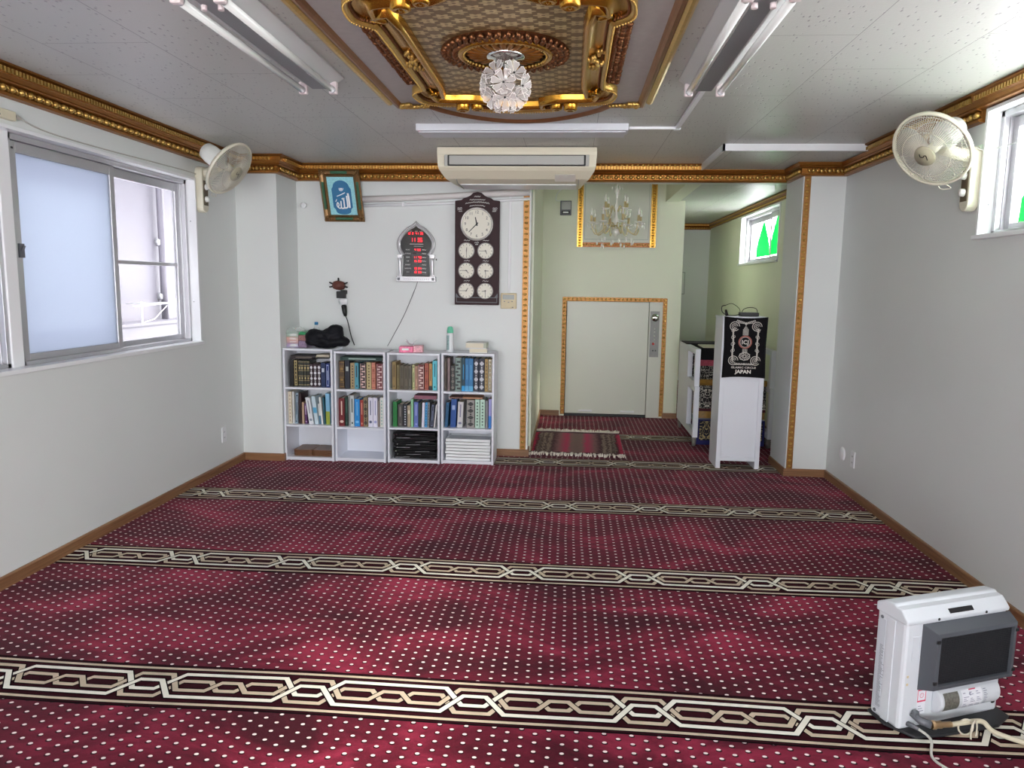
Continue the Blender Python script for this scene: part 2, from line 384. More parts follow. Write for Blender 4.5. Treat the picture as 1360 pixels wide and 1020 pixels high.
for yc, xc, bx0, bx1 in BANDS:
    W = .250
    x0u = xc-.9*PER
    def yw(x): return .006*sin(x*2.1+yc)+.004*sin(x*4.7)
    xs = [bx0+(bx1-bx0)*i/60 for i in range(61)]
    cur = lambda dy: [(x, yc+dy+yw(x)) for x in xs]
    mb.ribbon(cur(0), W+.036, P_(.0006), 4); mb.ribbon(cur(0), W+.02, P_(.0009), 1)
    for s_ in (1, -1):
        mb.ribbon(cur(s_*(W/2-.008)), .024, P_(.0012), 4); mb.ribbon(cur(s_*(W/2-.008)), .0145, P_(.0015), 3)
    def clip(path):
        out = []
        for a, b in zip(path[:-1], path[1:]):
            if b[0] < bx0 or a[0] > bx1: continue
            def at(x): t = (x-a[0])/(b[0]-a[0]+1e-12); return (x, a[1]+(b[1]-a[1])*t)
            p, q = a, b
            if p[0] < bx0: p = at(bx0)
            if q[0] > bx1: q = at(bx1)
            if not out: out.append(p)
            out.append(q)
        return out
    k0 = int((bx0-x0u)/PER)-3; k1 = int((bx1-x0u)/PER)+2
    for pts, sg, mi, z in ((CPTS, -1, 3, .0018), (CPTS, 1, 3, .0024), (WPTS, 1, 2, .0030), (WPTS, -1, 2, .0036)):
        path = [(x0u+(k+u)*PER, sg*v*W*.98) for k in range(k0, k1) for u, v in pts]
        path = [(x, yc+y+yw(x)) for x, y in path]
        path = clip(path)
        if len(path) > 1:
            mb.ribbon(path, .0285, P_(z), 4); mb.ribbon(path, .0195, P_(z+.0003), mi)
carp = mb.build('fitted_carpet', [M_carpet, M_cband, M_cwhite, M_cbeige, M_cblack], recalc=False)
tag(carp, 'burgundy fitted carpet with white dots and braided cream bands across the room', 'carpet')

# ---- baseboards
def baseboard(name, path):
    struct(name, MB().sweep(path, [(0, 0), (.013, 0), (.013, .055), (.009, .062), (0, .062)], V), M_base)
baseboard('baseboard_right', [(1.752, YB+.06), (1.752, 5.955), (XR, 5.955), (XR, YR)][::-1])
baseboard('baseboard_left', [(XL, YR), (XL, 5.90), (-2.366, 5.90), (-2.366, YB), (-.345, YB), (-.345, YB+.15)][::-1])
baseboard('baseboard_alcove_left', [(-.325, YB+.16), (-.325, YA), (-.10, YA)][::-1])
baseboard('baseboard_alcove_back', [(1.072, YA), (1.235, YA)][::-1])
baseboard('baseboard_far', [(XR, YB+.16), (XR, YD), (1.235, YD)])

# ---- crown mouldings, with carved egg band and dentils
CP = [(0, 0), (.088, 0), (.090, -.010), (.066, -.016), (.064, -.046), (.058, -.050), (.048, -.064), (.052, -.072), (.044, -.078), (.022, -.084), (.020, -.120), (.036, -.124), (.030, -.136), (.0, -.140)]
def crown(name, path, z=CZ, prof=CP, eggs=True, sc=1.0, dent=True):
    mb = MB(); pr = [(o*sc, h*sc) for o, h in prof]; mb.sweep(path, pr, lambda x, y, h: (x, y, z+h))
    for a, b in zip(path[:-1], path[1:]):
        d = Vector((b[0]-a[0], b[1]-a[1], 0)); L_ = d.length; d.normalize(); nrm = Vector((-d.y, d.x, 0)); A = Vector((a[0], a[1], z))
        T = Matrix((( d.x, nrm.x, 0), (d.y, nrm.y, 0), (0, 0, 1)))
        if L_ < .06: continue
        if dent:
            k = .024*sc; n = int(L_/k)
            for i in range(1, n):
                t = i*k; mb.box(-.0065*sc, .0065*sc, 0, .020*sc, -.043*sc, -.021*sc, 1, T=lambda v, t=t: A+d*t+nrm*(.062*sc)+T @ v)
        if eggs:
            k = .060*sc; n = int((L_-.04)/k)
            for i in range(n+1):
                t = .02+i*k
                mb.ball(A+d*t+nrm*(.031*sc)+Vector((0, 0, -.102*sc)), .0185*sc, 1, 6, 4, (.95, .95, .95), T=T)
                mb.ball(A+d*(t+k*.5)+nrm*(.030*sc)+Vector((0, 0, -.102*sc)), .0125*sc, 1, 5, 3, (.7, .9, 1.4), T=T @ Matrix.Rotation(.5, 3, 'Y'))
    struct(name, mb, [M_gold, M_goldb])
crown('trim_1', [(XL, 5.90), (XL, YR)][::-1][::-1])
crown('trim_2', [(-.06-.0, YB), (-2.366, YB), (-2.366, 5.90), (XL, 5.90)])
crown('trim_3', [(1.752, YB), (-.06, YB)])
# lower border carries a second egg band above the alcove, right of the air conditioner
mb = MB()
for i in range(22):
    x = .09+i*.043; mb.ball((x, YB-.082, CZ-.012), .012, 1, 6, 4, (1, .7, .9))
struct('trim_4', mb, [M_gold, M_goldb])
crown('trim_5', [(XR, 5.955), (1.752, 5.955), (1.752, YB)])
crown('trim_6', [(XR, 4.06), (XR, 5.955)])
CPu = [(0, 0), (.088, 0), (.090, -.010), (.078, -.016), (.074, -.044), (.060, -.050), (.050, -.064), (.05, -.075), (0, -.075)]
crown('trim_7', [(XR, YR), (XR, 4.06)], prof=CPu, eggs=False)
crown('trim_8', [(XR, YB+.16), (XR, YD)], z=2.43, sc=.52)
crown('trim_9', [(XR, YD), (1.235, YD)], z=2.43, sc=.62)
# ---- vertical beaded gilt strips
M_goldd2 = mat('gilt_ground', srgb(160, 114, 58), .42, metal=.55, vary=.1, vscale=60)
def strip(name, p0, p1, w, nrm, prop=(1, 0, 0), k=.045):
    """raised strip from p0 to p1 with carved blocks"""
    p0 = Vector(p0); p1 = Vector(p1); d = (p1-p0); L_ = d.length; d.normalize(); nrm = Vector(nrm); s_ = d.cross(nrm)
    mb = MB(); T = Matrix((s_, nrm, d)).transposed()
    F = lambda v: p0+T @ Vector(v)
    mb.box(-w/2, w/2, 0, .008, 0, L_, 0, T=F); mb.box(-w/2, -w/2+.006, .008, .014, 0, L_, 0, T=F); mb.box(w/2-.006, w/2, .008, .014, 0, L_, 0, T=F)
    n = int(L_/k); kk = L_/n
    for i in range(n):
        t = (i+.5)*kk
        mb.ball(F((0, .008, t)), w*.30, 1, 8, 5, (1, .9, k/w*.78), T=T)
        mb.box(-w*.32, w*.32, .008, .013, t+kk*.44, t+kk*.56, 0, T=F)
    struct(name, mb, [M_goldd2, M_goldb])
strip('trim_10', (-.385, YB, .062), (-.385, YB, 2.26), .05, (0, -1, 0))
strip('trim_11', (1.782, 5.955, .062), (1.782, 5.955, 2.343), .045, (0, -1, 0))
# ================================================================ windows, lift door, outside
M_glass = seethrough('clear_glass', (.9, .93, .95), .07, .03)
M_frost = seethrough('frosted_glass', (.80, .87, .93), .92, trans=.9)
M_green = seethrough('green_film', srgb(0, 152, 74), .96, trans=.9)
def sash(win, side, y0, y1, z0, z1, x, pane, mid=None, st=.045):
    """side -1: left wall (room at +x)"""
    f = MB(); d = .014
    f.box(x-d, x+d, y0, y0+st, z0, z1); f.box(x-d, x+d, y1-st, y1, z0, z1); f.box(x-d, x+d, y0+st, y1-st, z1-.055, z1); f.box(x-d, x+d, y0+st, y1-st, z0, z0+.035)
    if mid: f.box(x-d*.8, x+d*.8, y0+st, y1-st, mid-.012, mid+.012)
    s = f.build('sash', M_alum, win, bevel=.003)
    MB().box(x-.003, x+.003, y0+st, y1-st, z0+.035, z1-.055).build('pane', pane, s)
    k = MB(); xs = -1 if side > 0 else 1
    k.box(x+xs*d, x+xs*(d+.003), y0+st*.3, y0+st*.6, z1-.04, z1-.03); k.build('maker_plate', M_alumd, s)
    return s
def window(name, side, X, y0, y1, z0, z1, split, panes, mid, flip=False, label=None):
    """X wall face, side -1 left wall / +1 right wall; frame sits in the wall thickness"""
    o = side
    fr = MB(); a, b = (X+o*.055, X+o*.135)
    lo, hi = min(a, b), max(a, b)
    fr.box(lo, hi, y0, y0+.028, z0, z1); fr.box(lo, hi, y1-.028, y1, z0, z1); fr.box(lo, hi, y0, y1, z1-.03, z1); fr.box(lo, hi, y0, y1, z0, z0+.022)
    for q in (.35, .6):   # guide rails
        xm = X+o*(.055+.08*q); fr.box(xm-.002, xm+.002, y1-.036, y1-.028, z0, z1)
    w = tag(fr.build(name, M_alum, bevel=.002), label, None, kind='structure')
    sash(w, side, y0+.03, split+.02, z0+.02, z1-.032, X+o*.082, panes[0], mid[0])
    sash(w, side, split-.025, y1-.028, z0+.02, z1-.032, X+o*.114, panes[1], mid[1])
    lk = MB(); lk.box(X+o*.06-.008, X+o*.06+.008, y0+.036, y0+.07, (z0+z1)/2-.03, (z0+z1)/2+.04); lk.tube([(X+o*.05, y0+.05, (z0+z1)/2), (X+o*.04, y0+.055, (z0+z1)/2+.03)], .006)
    lk.build('latch', M_greyp, w)
    return w
def casing(name, side, X, y0, y1, z0, z1, proj=.012, wd=.018, sill=.03):
    o = side; c = MB(); a = lambda d: X-o*d
    def bx(xa, xb, *r): c.box(min(xa, xb), max(xa, xb), *r)
    bx(a(proj), a(-.06), y1-.0, y1+wd, z0-.02, z1+wd); bx(a(proj), a(-.06), y0-wd, y0, z0-.02, z1+wd); bx(a(proj), a(-.06), y0, y1, z1, z1+wd)
    bx(a(sill), a(-.13), y0-wd, y1+wd, z0-.022, z0)
    for i, z in enumerate((z0+.25*(z1-z0), z0+.75*(z1-z0))): c.lathe([(0, 0), (.004, 0), (.004, .002)], 8, (X+o*.03, y1-.001, z), (0, -1, 0), 1)
    struct(name, c, [M_white, M_greyp], bevel=.002)
casing('trim_window_left', -1, XL, WL[0]+.02, WL[1]-.02, WL[2]+.015, WL[3]-.015)
window('window_1', -1, XL, 3.525, WL[1]-.02, WL[2]+.015, WL[3]-.015, 4.385, (M_frost, M_glass), (None, 1.60))
window('window_2', -1, XL, WL[0]+.02, 3.455, WL[2]+.015, WL[3]-.015, 2.35, (M_glass, M_frost), (1.60, None))
struct('trim_window_mullion', BX(XL-.11, XL-.045, 3.45, 3.53, WL[2], WL[3]), M_whitem, bevel=.004)
casing('trim_window_right', 1, XR, WR[0]+.02, WR[1]-.02, WR[2]+.015, WR[3]-.015)
window('window_3', 1, XR, WR[0]+.02, WR[1]-.02, WR[2]+.015, WR[3]-.015, 2.75, (M_glass, M_glass), (None, None))
casing('trim_window_alcove', 1, XR, WA[0]+.02, WA[1]-.02, WA[2]+.015, WA[3]-.015)
window('window_4', 1, XR, WA[0]+.02, WA[1]-.02, WA[2]+.015, WA[3]-.015, 8.32, (M_glass, M_glass), (None, None))
# added rear glazing, out of view, lights the room from behind the camera
fr = MB(); fr.box(-2.3, 1.7, YR-.10, YR-.04, .45, .50); fr.box(-2.3, 1.7, YR-.10, YR-.04, 2.20, 2.25)
for x in (-2.3, -1.0, .35, 1.65): fr.box(x, x+.05, YR-.10, YR-.04, .5, 2.2)
wn = struct('window_rear_added', fr, M_alum); MB().box(-2.25, 1.65, YR-.072, YR-.068, .5, 2.2).build('pane', M_glass, wn)
# green mosque-dome films stuck on the panes
def dome(x, yc, z0, hw, h, label):
    prof = [(1, 0), (.97, .12), (.95, .30), (.80, .40), (.78, .48), (.62, .56), (.50, .66), (.36, .76), (.26, .86), (.12, .95), (0, 1)]
    poly = [(yc+a*hw, z0+b*h) for a, b in prof]+[(yc-a*hw, z0+b*h) for a, b in prof[-2::-1]]
    tag(MB().prism(poly, x, x+.0015, lambda a, b, c: (c, a, b)).build('window_film', M_green), label, 'window sticker', 'green dome stickers on the right-hand windows')
dome(XR+.106, 8.78, 1.85, .30, .40, 'green dome-shaped film on the far pane of the alcove window')
dome(XR+.072, 8.06, 1.85, .27, .43, 'green dome-shaped film on the near pane of the alcove window')
dome(XR+.106, 3.585, 1.81, .30, .46, 'green dome-shaped film cut by the right edge of the photo, on the near window')
# ---- the building across the gap on the left
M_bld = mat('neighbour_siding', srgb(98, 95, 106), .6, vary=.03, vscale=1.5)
M_bldd = mat('neighbour_parapet', srgb(78, 76, 85), .7, vary=.04)
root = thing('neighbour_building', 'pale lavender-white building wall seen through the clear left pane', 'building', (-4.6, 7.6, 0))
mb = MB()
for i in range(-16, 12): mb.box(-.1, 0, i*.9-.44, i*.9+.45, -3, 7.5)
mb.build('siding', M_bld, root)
MB().box(-.02, .22, -14, 10, -3, 1.02).box(-.04, .25, -14, 10, 1.02, 1.05).build('parapet', M_bldd, root)
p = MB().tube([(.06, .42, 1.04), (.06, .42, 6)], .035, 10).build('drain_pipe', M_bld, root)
for z in (1.3, 1.9, 2.6, 3.3): MB().tube([(.0, .42, z), (.06, .42, z)], .045, 10).build('pipe_clamp', M_alum, p)
struct('wall_left_upper_added', BX(XL-.14, XL, -8, 20, CZ+.1, 5), M_bldd)  # unseen upper wall, added to block sky light from the gap
an = thing('television_antenna', 'thin rooftop television antenna outside the clear left pane', 'antenna', (-4.25, 7.5, 1.25))
MB().tube([(0, -.55, -.02), (0, .25, 0)], .008, 6).build('boom', M_alum, an)
MB().tube([(0, -.42, -.2), (0, -.42, .02)], .01, 6).tube([(0, -.42, -.19), (0, -.2, -.16), (0, .05, -.03)], .004, 5).build('mast', M_alum, an)
MB().tube([(0, .12, .16), (0, .22, 0), (0, .12, -.16)], .012, 6).build('reflector', M_white, an)
for k in range(6): MB().tube([(-.14, -.45+k*.11, 0), (.14, -.45+k*.11, 0)], .005, 5).build('element', M_alum, an)

# ---- low lift door in the alcove
M_door = mat('lift_enamel', srgb(214, 216, 204), .32, vary=.01)
M_steel = mat('brushed_steel', srgb(138, 138, 136), .5, metal=.35, vary=.05, vscale=30)
d = MB(); d.box(-.035, .885, YA+.015, YA+.04, .03, 1.315)
dr = struct('door_1', d, M_door, bevel=.003)
MB().box(.89, 1.04, YA+.002, YA+.05, .0, 1.318).build('control_column', M_door, dr, bevel=.002)
MB().box(-.035, .885, YA+.01, YA+.05, .0, .026).build('threshold_gap', M_black, dr)
for x in (.12, .60): MB().box(x, x+.16, YA-.006, YA+.016, .055, .075).build('door_pull', M_white, dr, bevel=.004)
MB().box(.905, 1.005, YA-.004, YA+.003, .70, 1.215).build('button_panel', M_steel, dr, bevel=.001)
h = MB(); h.lathe([(0, .012), (.040, .012), (.044, 0)], 20, (.955, YA-.004, 1.145), (0, -1, 0)); h.box(.925, .985, YA-.024, YA-.014, 1.14, 1.15); h.build('turn_handle', M_chrome, dr)
M_btn = mat('button_white', srgb(225, 225, 220), .4); M_btnr = mat('button_red', srgb(190, 40, 45), .4)
for i, z in enumerate((1.02, .985, .94, .90, .86, .785, .785)):
    if i < 5: c = (.955, YA-.004, z); m = M_btn
    elif i == 5: c = (.945, YA-.004, .88-.03); m = M_btnr
    else: continue
    MB().lathe([(0, .006), (.008 if i < 5 else .014, .006), (.008 if i < 5 else .015, 0)], 12, c, (0, -1, 0)).build('button', m, dr)
for x in (.935, .965): MB().box(x, x+.016, YA-.007, YA-.003, .765, .782).build('key_switch', M_black, dr)
strip('trim_12', (-.0655, YA, .02), (-.0655, YA, 1.36), .046, (0, -1, 0))
strip('trim_13', (1.060, YA, .02), (1.060, YA, 1.36), .046, (0, -1, 0))
strip('trim_14', (-.042, YA, 1.341), (1.036, YA, 1.341), .044, (0, -1, 0))
# gilt-framed panel high on the alcove wall
gp = thing('framed_wall_panel', 'white panel in a gilt frame high on the alcove wall, behind the crystal chandelier', 'panel', (.49, YA, 1.92))
MB().box(-.37, .37, -.012, -.002, .05, .72).build('panel', M_door, gp)
def frame_strip(x0, x1, z0, z1, m, vert):
    b = MB(); b.box(x0, x1, -.022, -.002, z0, z1, 0)
    n = int(((z1-z0) if vert else (x1-x0))/.028); 
    for i in range(n):
        if vert: b.ball(((x0+x1)/2, -.024, z0+(i+.5)*(z1-z0)/n), .011, 1, 6, 4, (1.3, .7, .9))
        else: b.ball((x0+(i+.5)*(x1-x0)/n, -.024, (z0+z1)/2), .010, 1, 6, 4, (.9, .7, 1.2))
    if vert: b.box(x0, x0+.012, -.034, -.022, z0, z1, 1); b.box(x1-.012, x1, -.034, -.022, z0, z1, 1)
    return b.build('frame_side', [m, M_goldb], gp)
frame_strip(-.435, -.37, 0, .75, M_goldp, True); frame_strip(.37, .435, 0, .75, M_goldp, True); frame_strip(-.37, .37, 0, .05, M_goldd, False)
g = MB()
for r in (((-.352, .70), (-.352, .085)), ((-.352, .085), (.352, .085)), ((.352, .085), (.352, .70))): g.ribbon(list(r), .003, lambda x, z: (x, -.013, z))
g.build('pinstripe', mat('pinstripe_grey', srgb(120, 125, 125), .5), gp)
# ================================================================ things on the ceiling
M_fix = mat('fixture_enamel', srgb(196, 196, 196), .35); M_tube = mat('tube_glass', srgb(225, 228, 224), .15, coat=.5)
M_fixd = mat('fixture_dark', srgb(120, 120, 124), .4); M_cap = mat('socket_pink', srgb(226, 212, 212), .4)
def fixture(cx, y0, y1, label):
    t = thing('fluorescent_light', label, 'ceiling light', (cx, (y0+y1)/2, CZ), 0, 'twin-tube fluorescent ceiling lights'); L_ = (y1-y0)/2
    sec = [(-.118, 0), (-.118, -.008), (-.042, -.055), (.042, -.055), (.118, -.008), (.118, 0)]
    MB().prism(sec, -L_, L_, lambda a, b, c: (a, c, b)).build('body', M_fix, t)
    MB().box(-.036, .036, -L_+.01, L_-.01, -.058, -.055).build('centre_cover', M_fixd, t)
    for s_ in (-1, 1):
        MB().tube([(s_*.074, -L_+.03, -.070), (s_*.074, L_-.03, -.070)], .0155, 12).build('tube', M_tube, t)
        for e in (-1, 1):
            k = MB().box(s_*.074-.02, s_*.074+.02, e*(L_-.03)-.014, e*(L_-.03)+.014, -.088, -.03).build('socket', M_cap, t, bevel=.006)
            MB().tube([(s_*.074, e*(L_-.055), -.070), (s_*.074, e*(L_-.04), -.070)], .0162, 12).build('tube_cap', M_alum, k)
        MB().tube([(s_*.03, -L_+.13, -.055), (s_*.03, -L_+.13, -.075)], .011, 8).build('starter', M_cap, t)
fixture(-1.24, 2.45, 3.68, 'twin-tube fluorescent batten on the ceiling left of the gilt medallion')
fixture(.61, 2.50, 3.76, 'twin-tube fluorescent batten on the ceiling right of the gilt medallion')
# surface duct in front of the air conditioner and its conduit
t = thing('ceiling_duct', 'flat white surface duct on the ceiling in front of the air conditioner', 'duct', (-.33, 4.73, CZ))
M_duct = mat('duct_grey', srgb(206, 208, 214), .45)
MB().box(-.66, .66, 0, .14, -.042, 0).build('duct_body', M_duct, t, bevel=.003)
MB().box(-.645, .645, .03, .20, -.048, -.001).build('duct_flange', M_duct, t, bevel=.002)
t = thing('ceiling_conduit', 'slim white conduit bending across the ceiling from the right fluorescent light', 'conduit', (.34, 4.85, CZ))
MB().box(0, .31, -.012, .012, -.014, 0).box(.286, .31, -1.06, .012, -.0145, 0).build('conduit_run', M_whitem, t)
MB().box(.278, .318, -.02, .02, -.018, 0).build('elbow', M_white, t, bevel=.002)

# ---- gilt-framed fabric field with corner sprays
MX, MY = -.31, 3.33
M_fab = mat('silver_wallcover', srgb(176, 170, 166), .55, vary=.05, vscale=30)
def damask():
    m = bpy.data.materials.new('damask_cover'); m.use_nodes = True; nt = m.node_tree; p = nt.nodes['Principled BSDF']; N = nt.nodes.new; L = nt.links.new
    tc = N('ShaderNodeTexCoord'); sx = N('ShaderNodeSeparateXYZ'); L(tc.outputs['Object'], sx.inputs[0])
    def M_(op, a, b=None):
        n = N('ShaderNodeMath'); n.operation = op
        for i, v in enumerate((a, b)):
            if v is None: continue
            if isinstance(v, (int, float)): n.inputs[i].default_value = v
            else: L(v, n.inputs[i])
        return n.outputs[0]
    def cell(o, cx, cy):
        a = M_('PINGPONG', M_('ADD', sx.outputs['X'], o*cx+5*cx), cx); b = M_('PINGPONG', M_('ADD', sx.outputs['Y'], o*cy+5*cy), cy)
        r = M_('SQRT', M_('ADD', M_('POWER', M_('DIVIDE', a, cx), 2), M_('POWER', M_('DIVIDE', b, cy), 2)))
        th = M_('ARCTAN2', M_('DIVIDE', b, cy), M_('DIVIDE', a, cx))
        return r, M_('MULTIPLY', M_('COSINE', M_('MULTIPLY', th, 6)), .12)
    fs = []
    for o in (0, 1):
        r, w = cell(o, .062, .043); k = M_('LESS_THAN', r, M_('ADD', .50, w)); h = M_('GREATER_THAN', r, .12); fs.append(M_('MULTIPLY', k, h))
    f = M_('MAXIMUM', fs[0], fs[1])
    n = N('ShaderNodeTexNoise'); n.inputs['Scale'].default_value = 60; L(tc.outputs['Object'], n.inputs['Vector'])
    f = M_('MULTIPLY', f, M_('ADD', n.outputs['Fac'], .25))
    mx = N('ShaderNodeMix'); mx.data_type = 'RGBA'; L(f, mx.inputs['Factor']); mx.inputs['A'].default_value = (*srgb(122, 96, 56), 1); mx.inputs['B'].default_value = (*srgb(214, 192, 140), 1)
    L(mx.outputs['Result'], p.inputs['Base Color']); p.inputs['Roughness'].default_value = .4; p.inputs['Metallic'].default_value = .15
    return m
M_dam = damask()
cp = thing('ceiling_panel', 'silver-grey fabric ceiling field edged by a thin gilt moulding', 'ceiling panel', (MX, MY, CZ))
hw, ch, ah = .665, .90, 1.29
arcN = [(.50*cos(radians(a))/cos(radians(25)), 0) for a in (0,)]
def end_arc(sg):
    return [(.50-1.0*i/20, sg*(ch+(ah-ch)*sin(pi*i/20)**.75)) for i in range(21)]
outl = [(hw, -ch), (hw, ch), (.52, ch)]+end_arc(1)+[(-.52, ch), (-hw, ch), (-hw, -ch), (-.52, -ch)]+[(-x, y) for x, y in end_arc(-1)]+[(.52, -ch)]
Pc = lambda x, y, h: (x, y, -h)
MB().prism(outl, 0.0, .006, Pc).build('fabric_field', M_fab, cp)
MB().sweep(outl, [(-.022, .0), (-.022, .014), (-.012, .022), (0, .024), (.010, .018), (.016, .010), (.020, .006)], Pc, closed=True).build('gilt_edge', mat('gilt_copper', srgb(150, 104, 70), .38, metal=.7, vary=.08, vscale=30), cp)
for sg in (-1, 1):
    MB().sweep([(sg*.705, -ch-.0), (sg*.705, ch-.07)], [(-.018, 0), (-.018, .016), (-.006, .024), (.006, .024), (.018, .016), (.018, 0)], Pc).build('side_moulding', M_goldb, cp)
rnd = random.Random(3)
for sx_ in (-1, 1):
    for sy in (-1, 1):
        b = MB()
        for k in range(26):
            t = k/25; x = sx_*(hw-.02-t*.15); y = sy*(ch-.03+.012*sin(k*1.9)); b.ball((x, y, -.018-.006*rnd.random()), .016*(1-.45*t), 0, 6, 4, (1.1, .8, .8))
            if t < .4: b.ball((x, sy*(ch-.045-.02*rnd.random()), -.018), .012, 0, 6, 4)
        b.build('corner_spray', M_goldb, cp)

# ---- carved gilt medallion frame
mf = thing('medallion_frame', 'carved gilt cove frame around gold damask on the ceiling', 'ceiling moulding', (MX, MY, CZ))
q = [(.445, 0), (.445, .40), (.455, .45), (.50, .50), (.515, .56), (.50, .68), (.45, .745), (.36, .775), (.27, .775), (.225, .785), (.235, .83), (.22, .87), (.15, .905), (0, .93)]
def quarter_path(q):
    q2 = spline(q, 4)
    a = q2; b = [(-x, y) for x, y in q2[::-1]][1:]; c = [(-x, -y) for x, y in q2][1:]; d = [(x, -y) for x, y in q2[::-1]][1:-1]
    return a+b+c+d
mp_ = quarter_path(q)
MB().prism(mp_, .004, .010, Pc).build('damask_field', M_dam, mf)
cove = [(-.004, .006), (-.004, .034), (.004, .044), (.012, .040), (.018, .032)]
cove2 = [(.018, .034), (.030, .020), (.055, .022), (.078, .034), (.090, .050), (.094, .050), (.104, .048), (.108, .030), (.112, .010)]
MB().sweep(mp_, cove, Pc, closed=True, smooth=True).build('outer_bead', M_goldb, mf)
MB().sweep(mp_, cove2, Pc, closed=True, smooth=True).build('cove', M_goldp, mf)
def beads(path, step, r, off, h, mi=0, mb=None):
    mb = mb or MB(); acc = 0; n = len(path)
    for i in range(n):
        a = path[i]; b = path[(i+1) % n]; L_ = hypot(b[0]-a[0], b[1]-a[1])
        if L_ < 1e-6: continue
        nx, ny = -(b[1]-a[1])/L_, (b[0]-a[0])/L_
        while acc < L_:
            t = acc/L_; mb.ball((a[0]+(b[0]-a[0])*t+nx*off, a[1]+(b[1]-a[1])*t+ny*off, -h), r, mi, 5, 3); acc += step
        acc -= L_
    return mb
beads(mp_, .014, .0052, .0, .044).build('bead_row', M_goldb, mf)
beads(mp_, .0135, .0075, .024, .028).build('dart_row', M_goldd, mf)
# leafy side borders
for sg in (-1, 1):
    b = MB()
    for i in range(44):
        y = -.40+.80*i/43
        for j in range(3):
            x = sg*(.465+.020*j); T = Matrix.Rotation(sg*(.6-.5*j)+rnd.uniform(-.3, .3), 3, 'Z')
            b.ball((x, y+rnd.uniform(-.004, .004), -.014-.006*rnd.random()), .0125, 0, 6, 4, (1.25, .55, .9), T=T)
    b.box(min(sg*.45, sg*.515), max(sg*.45, sg*.515), -.41, .41, -.010, -.001)
    b.build('leaf_border', M_goldd, mf)
    s = MB()
    for i in range(34):
        t = rnd.uniform(-1, 1); s.ball((sg*(.40+.02*sin(t*6)+rnd.uniform(-.018, .018)), t*.13, -.030-.02*(1-abs(t))*rnd.random()), .011, 0, 6, 4, (.8, 1.2, 1))
    s.build('side_spray', M_goldb, mf)
# rolled scrolls at both ends
for sy in (-1, 1):
    for sg in (-1, 1):
        s = MB()
        for (x, y, r, hh) in ((.285, .730, .036, .070), (.212, .755, .032, .060)):
            s.lathe([(r*.9, 0), (r, .006), (r, hh-.006), (r*.8, hh), (r*.45, hh), (r*.42, hh-.008), (r*.2, hh-.008), (r*.15, hh+.002), (0, hh+.002)], 20, (sg*x, sy*y, -.008), (0, 0, -1))
        s.build('scroll', M_goldp, mf)
# ---- central rosette
rz = thing('ceiling_rosette', 'round gilt leaf rosette at the centre of the ceiling medallion', 'ceiling rose', (-.30, 3.27, CZ-.010))
b = MB()
for i in range(44):
    a = 2*pi*i/44
    for j in range(3):
        r = .215+.022*j; aa = a+.07*(j % 2); b.ball((r*cos(aa), r*sin(aa), -.012-.004*rnd.random()), .0145, 0, 6, 4, (1.2, .7, .9), T=Matrix.Rotation(aa+(.7 if j % 2 else -.5), 3, 'Z'))
b.lathe([(.268, 0), (.262, .006), (.2, .012)], 48, (0, 0, 0), (0, 0, -1)).build('leaf_rim', M_goldd, rz)
MB().lathe([(.205, .004), (.205, .018), (.196, .026), (.186, .028), (.178, .018)], 48, (0, 0, 0), (0, 0, -1)).build('plain_ring', M_goldp, rz)
b = MB()
for i in range(56): a = 2*pi*i/56; b.ball((.176*cos(a), .176*sin(a), -.022), .0065, 0, 5, 3)
b.build('bead_ring', M_goldb, rz)
b = MB()
for i in range(24):
    a = 2*pi*i/24; b.ball((.115*cos(a), .115*sin(a), -.012), .058, 0, 8, 5, (1, .24, .22), T=Matrix.Rotation(a, 3, 'Z'))
b.lathe([(.172, .002), (.172, .008), (.05, .014), (0, .014)], 40, (0, 0, 0), (0, 0, -1)).build('petal_dish', M_gold, rz)
# ---- glass flower pendant
M_petal = seethrough('petal_glass', srgb(222, 216, 212), .55, .12, .8)
M_petale = mat('petal_edge', srgb(245, 240, 236), .1, coat=.6)
pd = thing('flower_pendant', 'round ceiling pendant made of clear glass flowers on a chrome plate', 'pendant lamp', (-.298, 3.27, 2.33))
MB().lathe([(0, .142), (.065, .142), (.080, .136), (.084, .122), (.078, .112), (.05, .108), (.045, .095), (.0, .095)], 32).build('ceiling_plate', M_chrome, pd)
MB().tube([(0, 0, .1), (0, 0, 0)], .010, 8).build('stem', M_chrome, pd)
MB().tube([(.03, -.02, .105), (.03, -.02, .055)], .012, 8).build('lamp_socket', M_cream, pd)
dirs = [(0, -1, -.02), (.95, -.35, -.05), (-.95, -.35, 0), (.55, -.75, .55), (-.55, -.75, .6), (.05, -.75, -.75), (.62, -.5, -.62), (-.62, -.5, -.62), (0, .2, -1), (.9, .5, .1), (-.9, .5, .1), (.5, .6, -.6), (-.5, .6, -.6), (0, 1, 0)]
for d in dirs:
    d = Vector(d).normalized(); a, b_ = frame_for(d); c = d*.078; f = MB(); e = MB(); R = .052
    for k in range(7):
        t0 = 2*pi*k/7+.3; pts = []
        for s_, rr in ((-.36, .80), (-.22, 1.0), (0, .94), (.22, 1.0), (.36, .80)):
            t = t0+s_; pts.append(c+a*(R*rr*cos(t))+b_*(R*rr*sin(t))+d*(.020*rr))
        base = c
        f.add([base]+pts, [(0, i, i+1) for i in range(1, 5)], 0, True)
        e.tube(pts, .0016, 5); e.tube([base, pts[0]], .0010, 4)
    fl = f.build('glass_flower', M_petal, pd); e.build('petal_rim', M_petale, fl)
    MB().ball(c+d*.004, .005, 0, 6, 4).build('centre_bead', M_black, fl)
    MB().tube([c, d*.02], .0025, 5).build('wire', M_chrome, fl)
